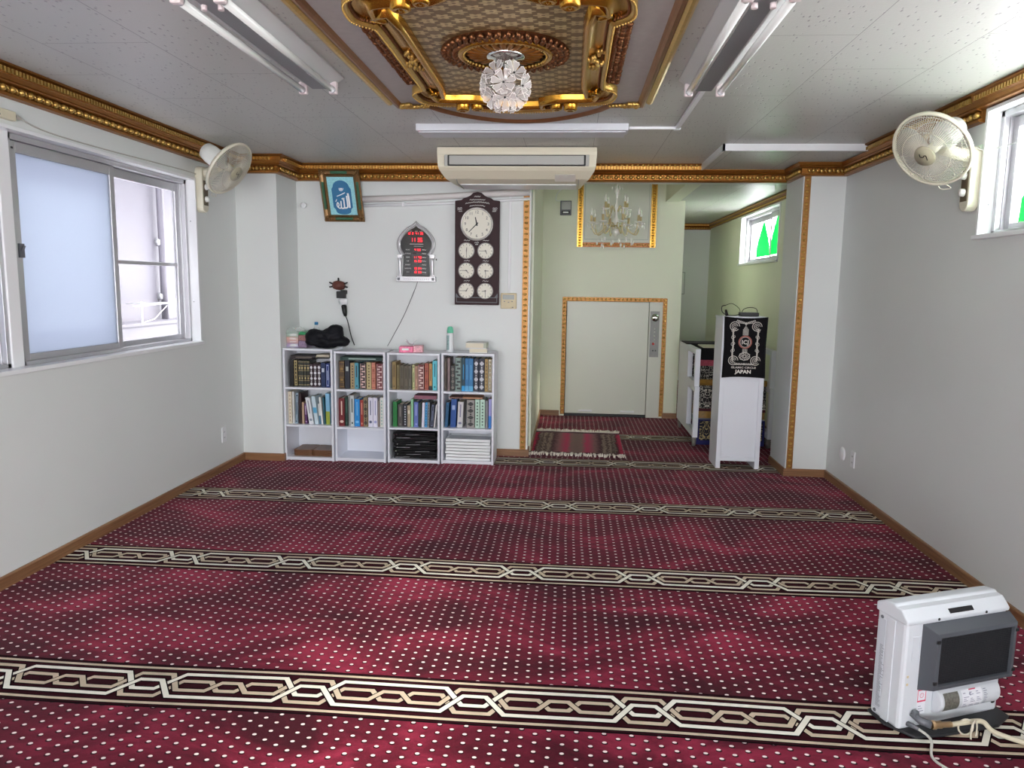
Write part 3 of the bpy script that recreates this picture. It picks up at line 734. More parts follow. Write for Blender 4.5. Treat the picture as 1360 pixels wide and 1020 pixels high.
# ---- ceiling-suspended air conditioner
M_ac = mat('ac_ivory', srgb(222, 215, 192), .38); M_acg = mat('ac_louver', srgb(176, 176, 170), .4)
ac = thing('air_conditioner', 'long ivory ceiling-suspended air conditioner in front of the gilt cornice', 'air conditioner', (-.415, 5.50, 2.245))
sec = [(.00, .232, .578, ), (.00, .200, .580), (.006, .178, .580), (.006, .096, .574), (.03, .070, .565), (.10, .022, .530), (.20, .000, .490), (.50, .002, .465), (.64, .05, .47), (.66, .232, .56)]
vs = [(s*h_, y, z) for s in (-1, 1) for y, z, h_ in sec]; n = len(sec); b = MB()
b.add(vs, [(i, i+1, n+i+1, n+i) for i in range(n-1)], 0, False); b.add(vs, [tuple(range(n)), tuple(range(n, 2*n)), (0, n, 2*n-1, n-1)], 0)
b.build('housing', M_ac, ac, bevel=.008)
MB().box(-.50, .50, -.008, .010, .100, .178).build('outlet_surround', M_black, ac, bevel=.004)
MB().box(-.488, .488, -.016, -.002, .108, .172).build('louver', M_acg, ac, bevel=.004)
for s_ in (-1, 1):
    MB().box(min(s_*.50, s_*.525), max(s_*.50, s_*.525), -.008, .01, .100, .178).build('louver_hinge', M_acg, ac, bevel=.003)
    MB().prism([(.10, .018), (.20, -.004), (.50, -.004), (.50, .0), (.2, .004), (.1, .026)], 0, .006, lambda y, z, h, s_=s_: (s_*(.45+h), y, z-.001)).build('seam', M_acg, ac)
MB().box(-.44, .44, .22, .48, -.006, .002).build('intake_grille', M_white, ac, bevel=.002)
MB().prism([(.052, .050), (.118, .010), (.116, .006), (.050, .046)], .28, .43, lambda y, z, h: (h, y-.002, z)).build('label_plate', mat('ac_label', srgb(205, 200, 190), .4), ac)
MB().box(-.52, .52, .03, .62, .229, .238).build('mounting_rail', M_greyp, ac)
# ================================================================ things on the back wall
WY = YB
M_green_v = mat('green_enamel', srgb(14, 84, 44), .35); M_frame = mat('antique_gilt', srgb(128, 96, 58), .4, metal=.55, vary=.2, vscale=60)
M_aqua = mat('aqua_print', srgb(150, 214, 222), .3, vary=.14, vscale=90); M_blue = mat('blue_print', srgb(18, 108, 156), .3); M_ink = mat('white_ink', srgb(240, 244, 246), .5)
# ---- framed calligraphy, leaning out from the wall at its top and slightly tilted
fr = thing('framed_calligraphy', 'blue Arabic calligraphy in a green and gilt frame beside the cornice', 'picture', (-1.945, WY-.020, 2.005), 0)
TL = radians(9)
def Pf(x, z, h=0):       # picture plane leans outward at the top
    x += -.030*(z/.42)+.012
    return (x, -(z*sin(TL))-h*cos(TL), z*cos(TL))
W2, H2 = .172, .425
def ring(x0, x1, z0, z1, w): return [([(x0, z0), (x1, z0), (x1-w, z0+w), (x0+w, z0+w)]), ([(x1, z0), (x1, z1), (x1-w, z1-w), (x1-w, z0+w)]), ([(x1, z1), (x0, z1), (x0+w, z1-w), (x1-w, z1-w)]), ([(x0, z1), (x0, z0), (x0+w, z0+w), (x0+w, z1-w)])]
sw = MB().sweep([(-W2, 0), (W2, 0), (W2, H2), (-W2, H2)], [(0, 0), (0, .022), (.008, .028), (.016, .022), (.034, .018), (.042, .026), (.052, .016), (.058, .006), (.058, 0)], Pf, closed=True)
sw.build('frame', M_frame, fr)
g = MB()
g.prism([(-.075, .012), (.075, .012), (.075, .034), (-.075, .034)], .019, .0275, Pf); g.prism([(-.07, H2-.034), (.07, H2-.034), (.07, H2-.012), (-.07, H2-.012)], .019, .0275, Pf)
for s_ in (-1, 1):
    g.prism([(s_*(W2-.012), .10), (s_*(W2-.034), .10), (s_*(W2-.034), H2-.10), (s_*(W2-.012), H2-.10)], .019, .0275, Pf)
g.build('green_inlay', M_green_v, fr)
for sx_ in (-1, 1):
    for zz in (.026, H2-.026):
        c = MB()
        for k in range(7): c.ball(Pf(sx_*(W2-.024)+.016*cos(k), zz+.014*sin(k*1.7), .024), .011, 0, 6, 4)
        c.build('corner_ornament', M_frame, fr)
MB().quad([Pf(-.116, .055, .008), Pf(.116, .055, .008), Pf(.116, H2-.055, .008), Pf(-.116, H2-.055, .008)]).build('print', M_aqua, fr)
b = MB(); cz = .20
arch = [(-.083, .12), (-.066, .10)]+[(.066*cos(radians(a)), .090+.030*sin(radians(a))) for a in range(200, 345, 12)]+[(.066, .10), (.083, .12), (.083, .27), (.072, .285)]+[(.070*cos(radians(a)), .285+.055*sin(radians(a))) for a in range(5, 180, 10)]+[(-.072, .285), (-.083, .27)]
b.prism(arch, .008, .0085, Pf); b.build('arch_ground', M_blue, fr)
b = MB(); R_ = lambda p, w: b.ribbon(spline(p, 5), w, lambda x, z: Pf(x, z, .0092))
R_([(.052, .235), (.056, .20), (.056, .115)], .016)                                    # alif
R_([(.040, .215), (.040, .135), (.034, .118), (.018, .114), (.012, .122), (.012, .185)], .012)   # two lams
R_([(.012, .125), (.004, .112), (-.012, .112), (-.016, .122), (-.014, .172)], .011)
R_([(-.014, .128), (-.024, .112), (-.040, .116), (-.052, .135), (-.044, .158), (-.034, .140), (-.046, .116)], .009)  # ha
R_([(-.044, .210), (-.010, .222), (.030, .240)], .007); R_([(-.060, .165), (-.048, .185)], .006); R_([(-.004, .195), (.0, .185), (.006, .196), (.012, .186), (.018, .198)], .005)
b.lathe([(0, 0), (.020, 0)], 14, Pf(0, .272, .0094), (0, -1, 0)); b.build('calligraphy', M_ink, fr)
MB().lathe([(.010, .0), (.014, 0)], 14, Pf(0, .272, .0100), (0, -1, 0)).build('rosette_ring', M_blue, fr)

# ---- prayer-time LED clock with silver arch
M_silver = mat('silver_plastic', srgb(206, 206, 208), .25, metal=.35)
M_led = mat('led_red', srgb(255, 40, 60), .4, emit=srgb(255, 30, 50), estr=1.3); M_ledoff = mat('led_off', srgb(60, 16, 22), .4); M_lbl = mat('label_white', srgb(225, 225, 220), .5)
lc = thing('prayer_time_clock', 'silver arched digital prayer-time clock with red numerals on black', 'clock', (-1.322, WY, 1.505))
Pw = lambda x, z, h=0: (x, -h, z)
hw_ = .158
half = [(0, .505), (.03, .478), (.075, .452), (.125, .405), (.158, .345), (.158, .285), (.138, .24), (.118, .215)]
out = spline(half, 5); inn = [(x*.80, .05+(z-.05)*.965 if z > .25 else z) for x, z in out]
full = [(-x, z) for x, z in out[::-1]]+out[1:]
MB().prism([(-.118, .045), (.118, .045)]+[(x*.93, z*.985) for x, z in full[::-1]], .004, .020, Pw).build('display_panel', M_blackg, lc)
MB().sweep(full[::-1], [(-.004, .004), (-.004, .030), (.006, .036), (.012, .028), (.018, .034), (.026, .030), (.028, .018)], Pw, smooth=False).build('arch_frame', M_silver, lc)
for s_ in (-1, 1):
    c = MB(); x = s_*.140
    c.box(x-.020, x+.020, -.034, -.004, .20, .228); c.box(x-.024, x+.024, -.036, -.004, .222, .230)
    c.lathe([(.016, 0), (.015, .01), (.0135, .02), (.0135, .125), (.015, .14), (.018, .15)], 14, (x, -.02, .048), (0, 0, 1)); c.box(x-.018, x+.018, -.032, -.004, .045, .06)
    c.build('column', M_silver, lc)
b = MB().box(-.172, .172, -.040, -.003, 0, .046); b.build('base', M_silver, lc, bevel=.004)
b = MB()
for i in range(13): b.ribbon(spline([(-.105+i*.0175, .014), (-.098+i*.0175, .022), (-.105+i*.0175, .031)], 3), .003, lambda x, z: (x, -.0405, z))
b.build('base_engraving', M_greyp, lc)
for s_ in (-1, 1): MB().box(s_*.148-.012, s_*.148+.012, -.045, -.04, .012, .036).build('base_block', M_greyp, lc, bevel=.002)
SEG = {'0': 'abcdef', '1': 'bc', '2': 'abged', '3': 'abgcd', '4': 'fgbc', '5': 'afgcd', '6': 'afgedc', '7': 'abc', '8': 'abcdefg', '9': 'abcdfg'}
def digits(mb, s_, x, z, w, h, gap=1.45, mi=0):
    for ch in s_:
        if ch in ' :':
            if ch == ':':
                for q in (.3, .7): mb.box(x-w*.1, x+w*.1, -.0216, -.0206, z+h*q-w*.1, z+h*q+w*.1, mi)
            x += w*(.9 if ch == ' ' else .55); continue
        t = w*.20
        S = {'a': (0, w, h-t, h), 'g': (0, w, h/2-t/2, h/2+t/2), 'd': (0, w, 0, t), 'f': (0, t, h/2, h), 'b': (w-t, w, h/2, h), 'e': (0, t, 0, h/2), 'c': (w-t, w, 0, h/2)}
        for k in SEG[ch]: a0, a1, b0, b1 = S[k]; sl = .0; mb.box(x+a0, x+a1, -.0216, -.0206, z+b0, z+b1, mi)
        x += w*gap
    return x
b = MB(); digits(b, '12 2', -.076, .398, .011, .018); digits(b, '41', -.004, .398, .010, .018); digits(b, '36', .035, .398, .010, .018)
b.build('date_digits', M_led, lc)
b = MB(); digits(b, '11 36', -.048, .338, .017, .032, 1.35); b.build('time_digits', M_led, lc)
rows = [('4 05', 'IMSAK'), ('5 36', 'SUNRISE'), ('11 48', 'ZUHR'), ('15 26', 'ASR'), ('4 36', 'SUNSET'), ('18 04', 'MAGHRIB'), ('19 30', 'ISHA')]
b = MB(); l = MB(); of = MB()
for i, (dg_, nm) in enumerate(rows):
    z = .262-.0315*i
    if i in (1, 4): digits(of, '88 88', -.026, z, .011, .017)
    else: digits(b, dg_.replace('  ', ' '), -.024+(.01 if len(dg_) < 5 else 0), z, .011, .017)
    l.text(nm, .013, lambda x, y, z=z: (x-.072, -.0208, y+z+.008)); l.ribbon(spline([(.05, z+.006), (.058, z+.012), (.062, z+.005), (.07, z+.012), (.076, z+.004), (.086, z+.010)], 3), .0028, lambda x, zz: (x, -.0208, zz))
b.build('prayer_digits', M_led, lc); of.build('unlit_digits', M_ledoff, lc)
for (x, z, s_) in ((-.045, .425, .010), (.002, .425, .010), (.042, .425, .010)): l.text('DATE' if x < 0 else 'HOUR', s_*.8, lambda a, y, x=x, z=z: (a+x, -.0208, y+z))
l.ribbon([(-.055, .318), (.062, .318)], .003, lambda x, z: (x, -.0208, z)); l.ribbon([(-.02, .300), (.062, .300)], .002, lambda x, z: (x, -.0208, z)); l.build('panel_lettering', M_lbl, lc)
MB().tube([(.172, -.02, .19), (.178, -.02, .19)], .008, 8).build('side_knob', M_black, lc)
tag(MB().tube(spline([(-1.312, WY-.012, 1.505), (-1.34, WY-.012, 1.43), (-1.44, WY-.012, 1.20), (-1.58, WY-.010, .945)], 6), .0022, 6).build('clock_cable', M_black), 'thin dark cable hanging from the digital clock to the bookcase', 'cable')

# ---- dark wooden clock board with seven dials
M_board = mat('rosewood', srgb(46, 17, 22), .5, vary=.12, vscale=6, spec=.25); M_dial = mat('dial_cream', srgb(228, 224, 208), .4); M_diald = mat('dial_print', srgb(40, 38, 36), .5)
M_bez = mat('bezel_steel', srgb(150, 146, 142), .35, metal=.8)
bd = thing('multi_dial_clock', 'tall dark wooden wall clock board with one large and six small dials', 'clock', (-.792, WY-.046, 1.318))
MB().box(-.15, .15, -.003, .044, .10, .70).build('mounting_block', M_board, bd)
hh = [(0, .935), (.035, .928), (.060, .905), (.085, .892), (.115, .885), (.135, .868), (.188, .862), (.188, .852)]
poly = [(-.188, 0), (.188, 0)]+hh[::-1]+[(-x, z) for x, z in hh[1:]]
MB().prism(poly, .003, .030, Pw).build('board', M_board, bd, bevel=.004)
MB().sweep([(-.172, .022), (.172, .022), (.172, .062), (-.172, .062)], [(-.003, .030), (-.003, .033), (.003, .033), (.003, .030)], Pw, closed=True).build('name_border', M_greyp, bd)
def dial(x, z, r, hr, mn, nums, name='clock_dial'):
    c = Vector((x, -.030, z)); n = (0, -1, 0)
    m = MB().lathe([(r*1.08, 0), (r*1.10, .010), (r*1.04, .016), (r*.97, .010)], 32, c, n, 0); o = m.build(name, M_bez, bd)
    f = MB().disc(c+Vector((0, -.008, 0)), r, n, 0, 32); f.build('face', M_dial, o)
    t = MB(); PP = lambda a, b: (x+a, -.0388, z+b)
    if nums:
        for k in range(1, 13): a = radians(90-30*k); t.text(str(k), r*.27, lambda u, v, a=a: (x+u+r*.76*cos(a), -.0388, z+v+r*.76*sin(a)))
    for k in range(60 if nums else 12):
        a = 2*pi*k/(60 if nums else 12); w_ = .0012 if nums and k % 5 else .003; r0 = .93 if nums else .74; t.ribbon([(r*r0*cos(a), r*r0*sin(a)), (r*.97*cos(a) if nums else r*.90*cos(a), r*.97*sin(a) if nums else r*.90*sin(a))], w_*(1 if nums else 1.4), PP)
    t.build('numerals', M_diald, o)
    for ang, L_, w_, nm in ((hr, .45, .10, 'hour_hand'), (mn, .74, .07, 'minute_hand')):
        a = radians(90-ang); q = lambda u, v: (x+u, -.0405, z+v)
        MB().ribbon([(-.12*r*cos(a), -.12*r*sin(a)), (L_*r*cos(a), L_*r*sin(a))], [r*w_, r*w_*.6], q).build(nm, M_black, o)
    MB().disc((x, -.041, z), r*.06, n, 0, 10).build('hand_cap', M_black, o)
dial(-.003, .672, .128, 348, 225, True)
for (x, z, h_, m_) in ((-.088, .452, 5, 180), (.073, .452, 155, 268), (-.088, .286, 140, 272), (.073, .286, 92, 175), (-.088, .118, 30, 270), (.073, .118, 262, 178)): dial(x, z, .063, h_, m_, False)
t = MB(); L_ = lambda s, x, z, sz: t.text(s, sz, lambda a, b: (x+a, -.0306, z+b), 0, 'CENTER', 1.2)
ar = lambda pts, w=.0035: t.ribbon(spline(pts, 3), w, lambda x, z: (x, -.0306, z))
rnd = random.Random(5)
def scribble(x, z, w, curve=0.):
    n = max(4, int(w/.010)); ar([(x-w/2+w*i/n, z+curve*(1-(2*i/n-1)**2)+(.006 if i % 2 else -.002)*rnd.uniform(.6, 1.3)) for i in range(n+1)], .003)
scribble(0, .895, .05); scribble(0, .868, .13, .002); scribble(0, .838, .20, .012); scribble(0, .815, .13, .010)
for s_ in (-1, 1): scribble(s_*.148, .80, .04); scribble(s_*.148, .788, .035); scribble(s_*.142, .775, .03)
for z in (.536, .367, .200):
    scribble(-.085, z, .05); scribble(.075, z, .05)
scribble(-.003, .518, .035); scribble(-.003, .503, .025); t.build('board_lettering', M_lbl, bd)
for s_ in (-1, 1): MB().prism([(s_*.165-.016, .062), (s_*.165+.016, .062), (s_*.165+s_*.012, .098)], .030, .032, Pw).build('corner_plate', M_greyp, bd)

# ---- thermostat, pipes, conduit, wall light, plug
M_tan = mat('thermostat_tan', srgb(204, 188, 148), .4)
th = thing('thermostat', 'square tan air-conditioner controller beside the wooden clock', 'thermostat', (-.525, WY, 1.288))
MB().box(-.068, .068, -.020, -.001, 0, .132).build('cover', M_tan, th, bevel=.004)
MB().box(-.050, .048, -.0215, -.019, .078, .118).build('display', mat('lcd_grey', srgb(120, 126, 118), .3), th)
for x, z in ((-.035, .062), (.0, .055), (.03, .062), (.035, .012)): MB().box(x-.006, x+.006, -.0225, -.019, z-.004, z+.004).build('button', M_greyp, th)
tag(MB().box(-.532, -.512, WY-.012, WY, 1.42, 2.235).build('wall_conduit', M_whitem, bevel=.002), 'vertical white conduit running down the wall to the thermostat', 'conduit')
M_wrap = mat('pipe_wrap', srgb(222, 218, 216), .6, bump=.3, bscale=40)
tag(MB().tube([(-1.80, WY-.034, 2.190), (-1.4, WY-.034, 2.205), (-1.0, WY-.034, 2.225), (-.60, WY-.036, 2.246), (-.36, WY-.036, 2.258)], [.028, .026, .026, .030, .030], 12).build('wrapped_pipe', M_wrap), 'thick white wrapped pipe running along the back wall under the air conditioner', 'pipe')
p = MB().tube([(-1.79, WY-.02, 2.140), (-1.2, WY-.02, 2.158), (-.62, WY-.02, 2.188), (-.36, WY-.02, 2.205)], .013, 10).build('drain_hose', M_white)
tag(p, 'thin white pipe below the thick wrapped pipe on the back wall', 'pipe')
for x, z in ((-1.43, 2.153), (-.98, 2.169)): MB().box(x-.012, x+.012, WY-.036, WY-.001, z-.018, z+.018).build('clamp', M_whitem, p, bevel=.003)
pl = thing('wall_hook', 'small round white peg on the back wall left of the calligraphy', 'peg', (-2.290, WY, 2.138))
MB().lathe([(.010, 0), (.010, .03), (.024, .036), (.026, .046), (.018, .050), (0, .05)], 20, (0, 0, 0), (0, -1, 0)).build('peg', M_white, pl)
M_coil = mat('coil_brown', srgb(98, 52, 42), .5, vary=.2, vscale=60)
sc_ = thing('plug_lamp', 'small brown and black wall device with a white collar above the jacket', 'wall light', (-1.980, WY, 1.20))
MB().lathe([(.0, .005), (.012, .0), (.02, .03), (.024, .09), (.012, .10)], 12, (.035, -.03, .0), (-.12, 0, 1)).build('lower_socket', M_black, sc_)
MB().lathe([(.02, 0), (.036, .006), (.040, .03), (.036, .05), (.02, .055)], 16, (.020, -.03, .10), (-.05, 0, 1)).build('white_collar', M_white, sc_)
MB().box(-.035, .040, -.055, -.006, .155, .215).box(.0, .052, -.05, -.01, .19, .225).build('adapter', M_black, sc_, bevel=.006)
MB().lathe([(.018, 0), (.050, .012), (.060, .04), (.048, .07), (.02, .078)], 10, (-.018, -.038, .225), (.05, 0, 1)).build('coil_head', M_coil, sc_)
k = MB()
for i, a in enumerate((20, 90, 160, 200, 340)): k.tube([(-.018+.04*cos(radians(a)), -.04, .265+.025*sin(radians(a))), (-.018+.085*cos(radians(a)), -.04, .270+.060*sin(radians(a)))], [.010, .006], 6)
k.build('prongs', M_black, sc_)
tag(MB().tube(spline([(-1.945, WY-.022, 1.20), (-1.93, WY-.01, 1.15), (-1.90, WY-.01, 1.02), (-1.872, WY-.012, .948)], 5), .004, 6).build('lamp_cord', M_black), 'black cord hanging from the small wall device behind the jacket', 'cord')

# ---- sockets and plates on the side walls
def plate(name, loc, side, w, h, label, holes=True):
    t = thing(name, label, 'socket', loc)
    MB().box(min(0, side*.008), max(0, side*.008), -w/2, w/2, -h/2, h/2).build('plate', M_white, t, bevel=.002)
    if holes:
        for z in (-.022, .022):
            for y in (-.006, .006): MB().box(min(side*.008, side*.0088), max(side*.008, side*.0088), y-.0012, y+.0012, z-.005, z+.005).build('slot', M_black, t)
    return t
plate('wall_socket', (XL, 5.545, .285), 1, .072, .120, 'white double wall socket low on the left wall near the corner')
plate('wall_socket', (XR, 5.41, .275), -1, .070, .118, 'white rectangular wall socket low on the right wall')
t = thing('blanking_plate', 'round white blanking cap low on the right wall beside the socket', 'cap', (XR, 5.62, .268))
MB().lathe([(0, .014), (.040, .013), (.052, .006), (.054, 0)], 24, (0, 0, 0), (-1, 0, 0)).build('cap', M_white, t)
# power strip and its cord over the left window
ps = thing('power_strip', 'beige power strip fixed above the left window', 'power strip', (XL, 3.40, 2.262))
MB().box(0, .028, -.30, .10, -.022, .022).build('body', M_cream, ps, bevel=.004)
for i in range(4):
    for z in (-.009, .009):
        MB().box(.028, .0286, -.22+i*.07, -.214+i*.07, z-.004, z+.004).build('slot', M_black, ps)
MB().lathe([(.016, 0), (.012, .03), (.005, .05)], 10, (.014, .10, 0), (0, 1, 0)).build('strain_relief', M_cord, ps)
tag(MB().tube(spline([(XL+.014, 3.55, 2.26), (XL+.006, 3.75, 2.238), (XL+.006, 4.2, 2.236), (XL+.006, 4.8, 2.246), (XL+.006, 5.20, 2.250), (XL+.02, 5.29, 2.235)], 5), .0035, 6).build('cable', M_cord), 'grey cord running above the left window to the wall fan', 'cord')

# ---- wall fans
M_fan = mat('fan_ivory', srgb(218, 214, 194), .32); M_fanh = mat('fan_housing', srgb(226, 228, 222), .35); M_wire = mat('fan_wire', srgb(206, 202, 186), .35)
M_blade = seethrough('fan_blade', srgb(190, 192, 190), .45, .15); M_badge = mat('fan_badge', srgb(168, 162, 138), .35); M_pan = mat('fan_switch_panel', srgb(92, 80, 58), .5)
def fan(wall_pt, side, centre, axis, label, plate_off=0):
    """side +1: fixed on the left wall (faces +x)"""
    f = thing('wall_fan', label, 'fan', wall_pt, 0, 'ivory wall fans'); C = Vector(centre)-Vector(wall_pt); A = Vector(axis).normalized()
    a, b = frame_for(A); s = side
    hull = arc(0, .0, .046, 180, 360, 10)+arc(0, .235, .046, 0, 180, 10)
    hull = [(y, z-.15) for y, z in hull]
    MB().prism(hull, .0, .055, lambda y, z, h: (s*h, y, z)).build('bracket', M_fan, f, bevel=.006)
    pnl = MB().box(min(s*.054, s*.058), max(s*.054, s*.058), -.030, .030, -.145, .03).build('switch_panel', M_pan, f)
    for z in (-.015, -.100): MB().lathe([(.021, 0), (.019, .020), (0, .022)], 16, (s*.058, 0, z), (s, 0, 0)).build('knob', M_fanh, pnl)
    arm_end = C-A*.10+Vector((0, 0, -.05))
    MB().tube([(s*.03, 0, .085), (s*.08, 0, .090), tuple(Vector((s*.08, 0, .09)).lerp(arm_end, .6)), tuple(arm_end)], [.036, .034, .030, .028], 12).build('arm', M_fan, f)
    MB().lathe([(0, -.235), (.035, -.232), (.058, -.215), (.066, -.17), (.066, -.095), (.055, -.075), (.02, -.07), (0, -.07)], 24, C, A).build('motor_housing', M_fanh, f)
    k = MB()
    for i in range(16):
        t = 2*pi*i/16; k.tube([C+a*(.052*cos(t))+b*(.052*sin(t))-A*.085, C+a*(.06*cos(t))+b*(.06*sin(t))-A*.076], .003, 4)
    MB().lathe([(0, .02), (.022, .015), (.028, -.02), (.022, -.07)], 16, C, A).build('spindle_hub', M_fan, f)
    R = .196
    ringm = MB(); ringm.lathe([(R-.006, -.012), (R+.004, -.012), (R+.006, 0), (R+.004, .012), (R-.006, .012), (R-.006, -.012)], 56, C, A); ringm.build('guard_rim', M_fan, f)
    def guard(name, depth, n, r0, sgn):
        g = MB()
        for i in range(n):
            t = 2*pi*i/n; e = a*cos(t)+b*sin(t); pts = []
            for q in (1, .93, .72, .45, r0/R):
                hgt = depth*(1-max(0, (q-.35)/.65)**2.2); pts.append(C+e*(R*q)+A*(sgn*hgt))
            g.tube(pts, .0013, 3, caps=False)
        for q in (.93, .62): 
            hgt = depth*(1-max(0, (q-.35)/.65)**2.2); g.tube([C+(a*cos(2*pi*i/40)+b*sin(2*pi*i/40))*(R*q)+A*(sgn*hgt) for i in range(40)], .0015, 4, closed=True)
        return g.build(name, M_wire, f)
    fg = guard('front_guard', .062, 96, .05, 1); guard('rear_guard', .058, 72, .055, -1)
    MB().lathe([(.050, .056), (.054, .062), (.050, .070), (0, .073)], 28, C, A).build('centre_badge', M_badge, fg)
    mk = MB(); cc = C+A*.0745; up = (Vector((0, 0, 1))-A*A.z).normalized(); rt = up.cross(A).normalized(); 
    mk.ribbon(spline([(-.016, .020), (-.016, .004), (-.002, .000), (.004, .006), (.014, .004), (.014, -.020)], 4), .005, lambda u, v: cc+rt*u+up*v); mk.build('emblem', M_black, fg)
    bl = MB()
    for i in range(3):
        t0 = 2*pi*i/3+.5; rows_ = []
        for q, (l, r, tw) in ((.028, (-.25, .30, .5)), (.07, (-.45, .55, .6)), (.12, (-.50, .62, .5)), (.165, (-.42, .55, .4)), (.182, (-.25, .40, .3))):
            rows_.append([C+a*(q*cos(t0+u))+b*(q*sin(t0+u))+A*((u-.05)*.035*tw/.5) for u in [l+(r-l)*j/6 for j in range(7)]])
        o = [v for r in rows_ for v in r]; bl.add(o, [(i_*7+j, i_*7+j+1, i_*7+j+8, i_*7+j+7) for i_ in range(4) for j in range(6)], 0, True)
        bl.build('blade', M_blade, f, recalc=False); bl = MB()
    MB().tube(spline([C+b*0-up*(R+.004)+rt*.01, C-up*(R+.03)+rt*.03, C-up*(R+.03)-rt*.02, C-up*R-rt*.03], 5), .0025, 5).build('guard_clip', M_wire, f)
    return f
fan((XL, 5.30, 2.175), 1, (-2.375, 5.10, 2.262), (.80, -.10, -.58), 'ivory wall fan mounted on the left wall beside the frosted window')
fan((XR, 4.09, 2.10), -1, (1.795, 4.0, 2.200), (-.68, -.42, -.58), 'ivory wall fan on the right wall next to the high window')
tag(MB().tube(spline([(XR-.03, 4.07, 2.225), (XR-.02, 3.98, 2.195), (XR-.02, 3.7, 2.185), (XR-.02, 3.2, 2.20), (XR-.02, 2.6, 2.21)], 5), .0025, 6).build('cable', M_white), 'thin white cord stretched from the right wall fan across the window', 'cord')
pf = MB().box(XR-.012, XR, 4.05, 4.20, 2.03, 2.235).build('fan_backing_board', mat('pale_green_board', srgb(205, 224, 205), .4), bevel=.002)
tag(pf, 'pale green mounting board behind the right wall fan bracket', 'board')
# ================================================================ bookcases and what is on them
SHX = [(-2.362, -1.942, 5.925, .945, (.305, .622)), (-1.934, -1.504, 5.940, .928, (.293, .612)), (-1.492, -1.054, 5.955, .924, (.299, .615)), (-1.044, -.606, 5.975, .930, (.303, .611))]
BK = ['leftmost white three-tier bookcase, with brown folded book rests at the bottom', 'second white three-tier bookcase from the left, its bottom tier empty', 'third white three-tier bookcase, with black folded stands at the bottom', 'rightmost white three-tier bookcase, with white slatted trays at the bottom']
TOPZ = []
for (x0, x1, yf, h, zs), lb in zip(SHX, BK):
    w = x1-x0; t = thing('bookcase', lb, 'bookcase', ((x0+x1)/2, yf, 0), 0, 'white bookcases along the back wall'); D = .29; T = .017
    MB().box(-w/2, -w/2+T, 0, D, 0, h-T).build('side_panel', M_lam, t, bevel=.0015); MB().box(w/2-T, w/2, 0, D, 0, h-T).build('side_panel', M_lam, t, bevel=.0015)
    MB().box(-w/2, w/2, 0, D, h-T, h).build('top_panel', M_lam, t, bevel=.0015)
    MB().box(-w/2+T, w/2-T, .003, D-.006, 0.004, .030).build('bottom_panel', M_lam, t, bevel=.0015)
    for z in zs: MB().box(-w/2+T, w/2-T, .002, D-.006, z-T, z).build('shelf', M_lam, t, bevel=.0015)
    MB().box(-w/2+.004, w/2-.004, D-.006, D, .004, h-T).build('back_panel', M_lam, t)
    TOPZ.append(h)
M_page = mat('book_pages', srgb(226, 218, 196), .8)
BC = {}
def bcol(c, r=.5):
    k = tuple(c)
    if k not in BC: BC[k] = mat('cover_%d_%d_%d' % k, srgb(*c), r)
    return BC[k]
GOLD = (190, 160, 96); WH = (225, 225, 220); GR = (150, 150, 150)
def book(x0, x1, z, h, yf, dep, col, pat, pcol, lean, label, group):
    """upright book: cover (spine towards the room) with its pages as a part; lean = x shift of the top"""
    w = x1-x0; xc = (x0+x1)/2; sh = lambda v: Vector((v.x+lean*v.z/h, v.y, v.z))
    b = MB(); c = min(.003, w*.2)
    b.box(-w/2, w/2, 0, c, 0, h, 0, T=sh); b.box(-w/2, -w/2+c, c, dep, 0, h, 0, T=sh); b.box(w/2-c, w/2, c, dep, 0, h, 0, T=sh)
    q = lambda a0, a1, z0, z1, mi=1: b.box(-w/2+w*a0, -w/2+w*a1, -.0008, 0, z0*h, z1*h, mi, T=sh)
    if pat == 'bands':
        for zz in (.06, .22, .40, .60, .80, .93): q(.0, 1, zz, zz+.018)
        q(.2, .8, .66, .76); q(.25, .75, .28, .36)
    elif pat == 'grid':
        for zz in (.04, .13, .24, .42, .56, .70, .82, .93): q(.05, .95, zz, zz+.045)
        q(.1, .3, .04, .95); q(.7, .9, .04, .95)
    elif pat == 'medal':
        for zz in (.06, .30, .54, .78): 
            for k in range(5): a = (.12, .24, .34, .24, .12)[k]; q(.5-a*1.2, .5+a*1.2, zz+k*.028, zz+k*.028+.026)
        for zz in (.22, .46, .70): q(.38, .62, zz, zz+.05)
    elif pat == 'chain':
        for k in range(9): q(.12 if k % 2 else .30, .55 if k % 2 else .85, .05+k*.10, .05+k*.10+.055)
        q(.05, .12, .03, .97); q(.88, .95, .03, .97)
    elif pat == 'title': q(.35, .65, .45, .90); q(.3, .7, .08, .14)
    elif pat == 'label': q(.2, .75, .62, .78)
    elif pat == 'dot':
        q(.4, .6, .40, .9); 
        for k in range(3): a = (.22, .34, .22)[k]; q(.5-a, .5+a, .12+k*.03, .15+k*.03)
    elif pat == 'frame': q(.15, .25, .06, .94); q(.75, .85, .06, .94); q(.15, .85, .06, .09); q(.15, .85, .90, .94); q(.4, .6, .3, .7)
    elif pat == 'half': q(0, 1, 0, .42)
    elif pat == 'foot': q(0, 1, 0, .16); q(.4, .6, .35, .8)
    elif pat == 'mid': q(.0, 1, .40, .60)
    elif pat == 'dots':
        for k in range(8): q(.35, .65, .08+k*.11, .13+k*.11)
    o = b.build('book', [bcol(col), bcol(pcol)], loc=(xc, yf, z)); tag(o, label, 'book', group)
    MB().box(-w/2+c, w/2-c, c, dep-.004, .003, h-.004, 0, T=sh).build('pages', M_page, o)
    return o
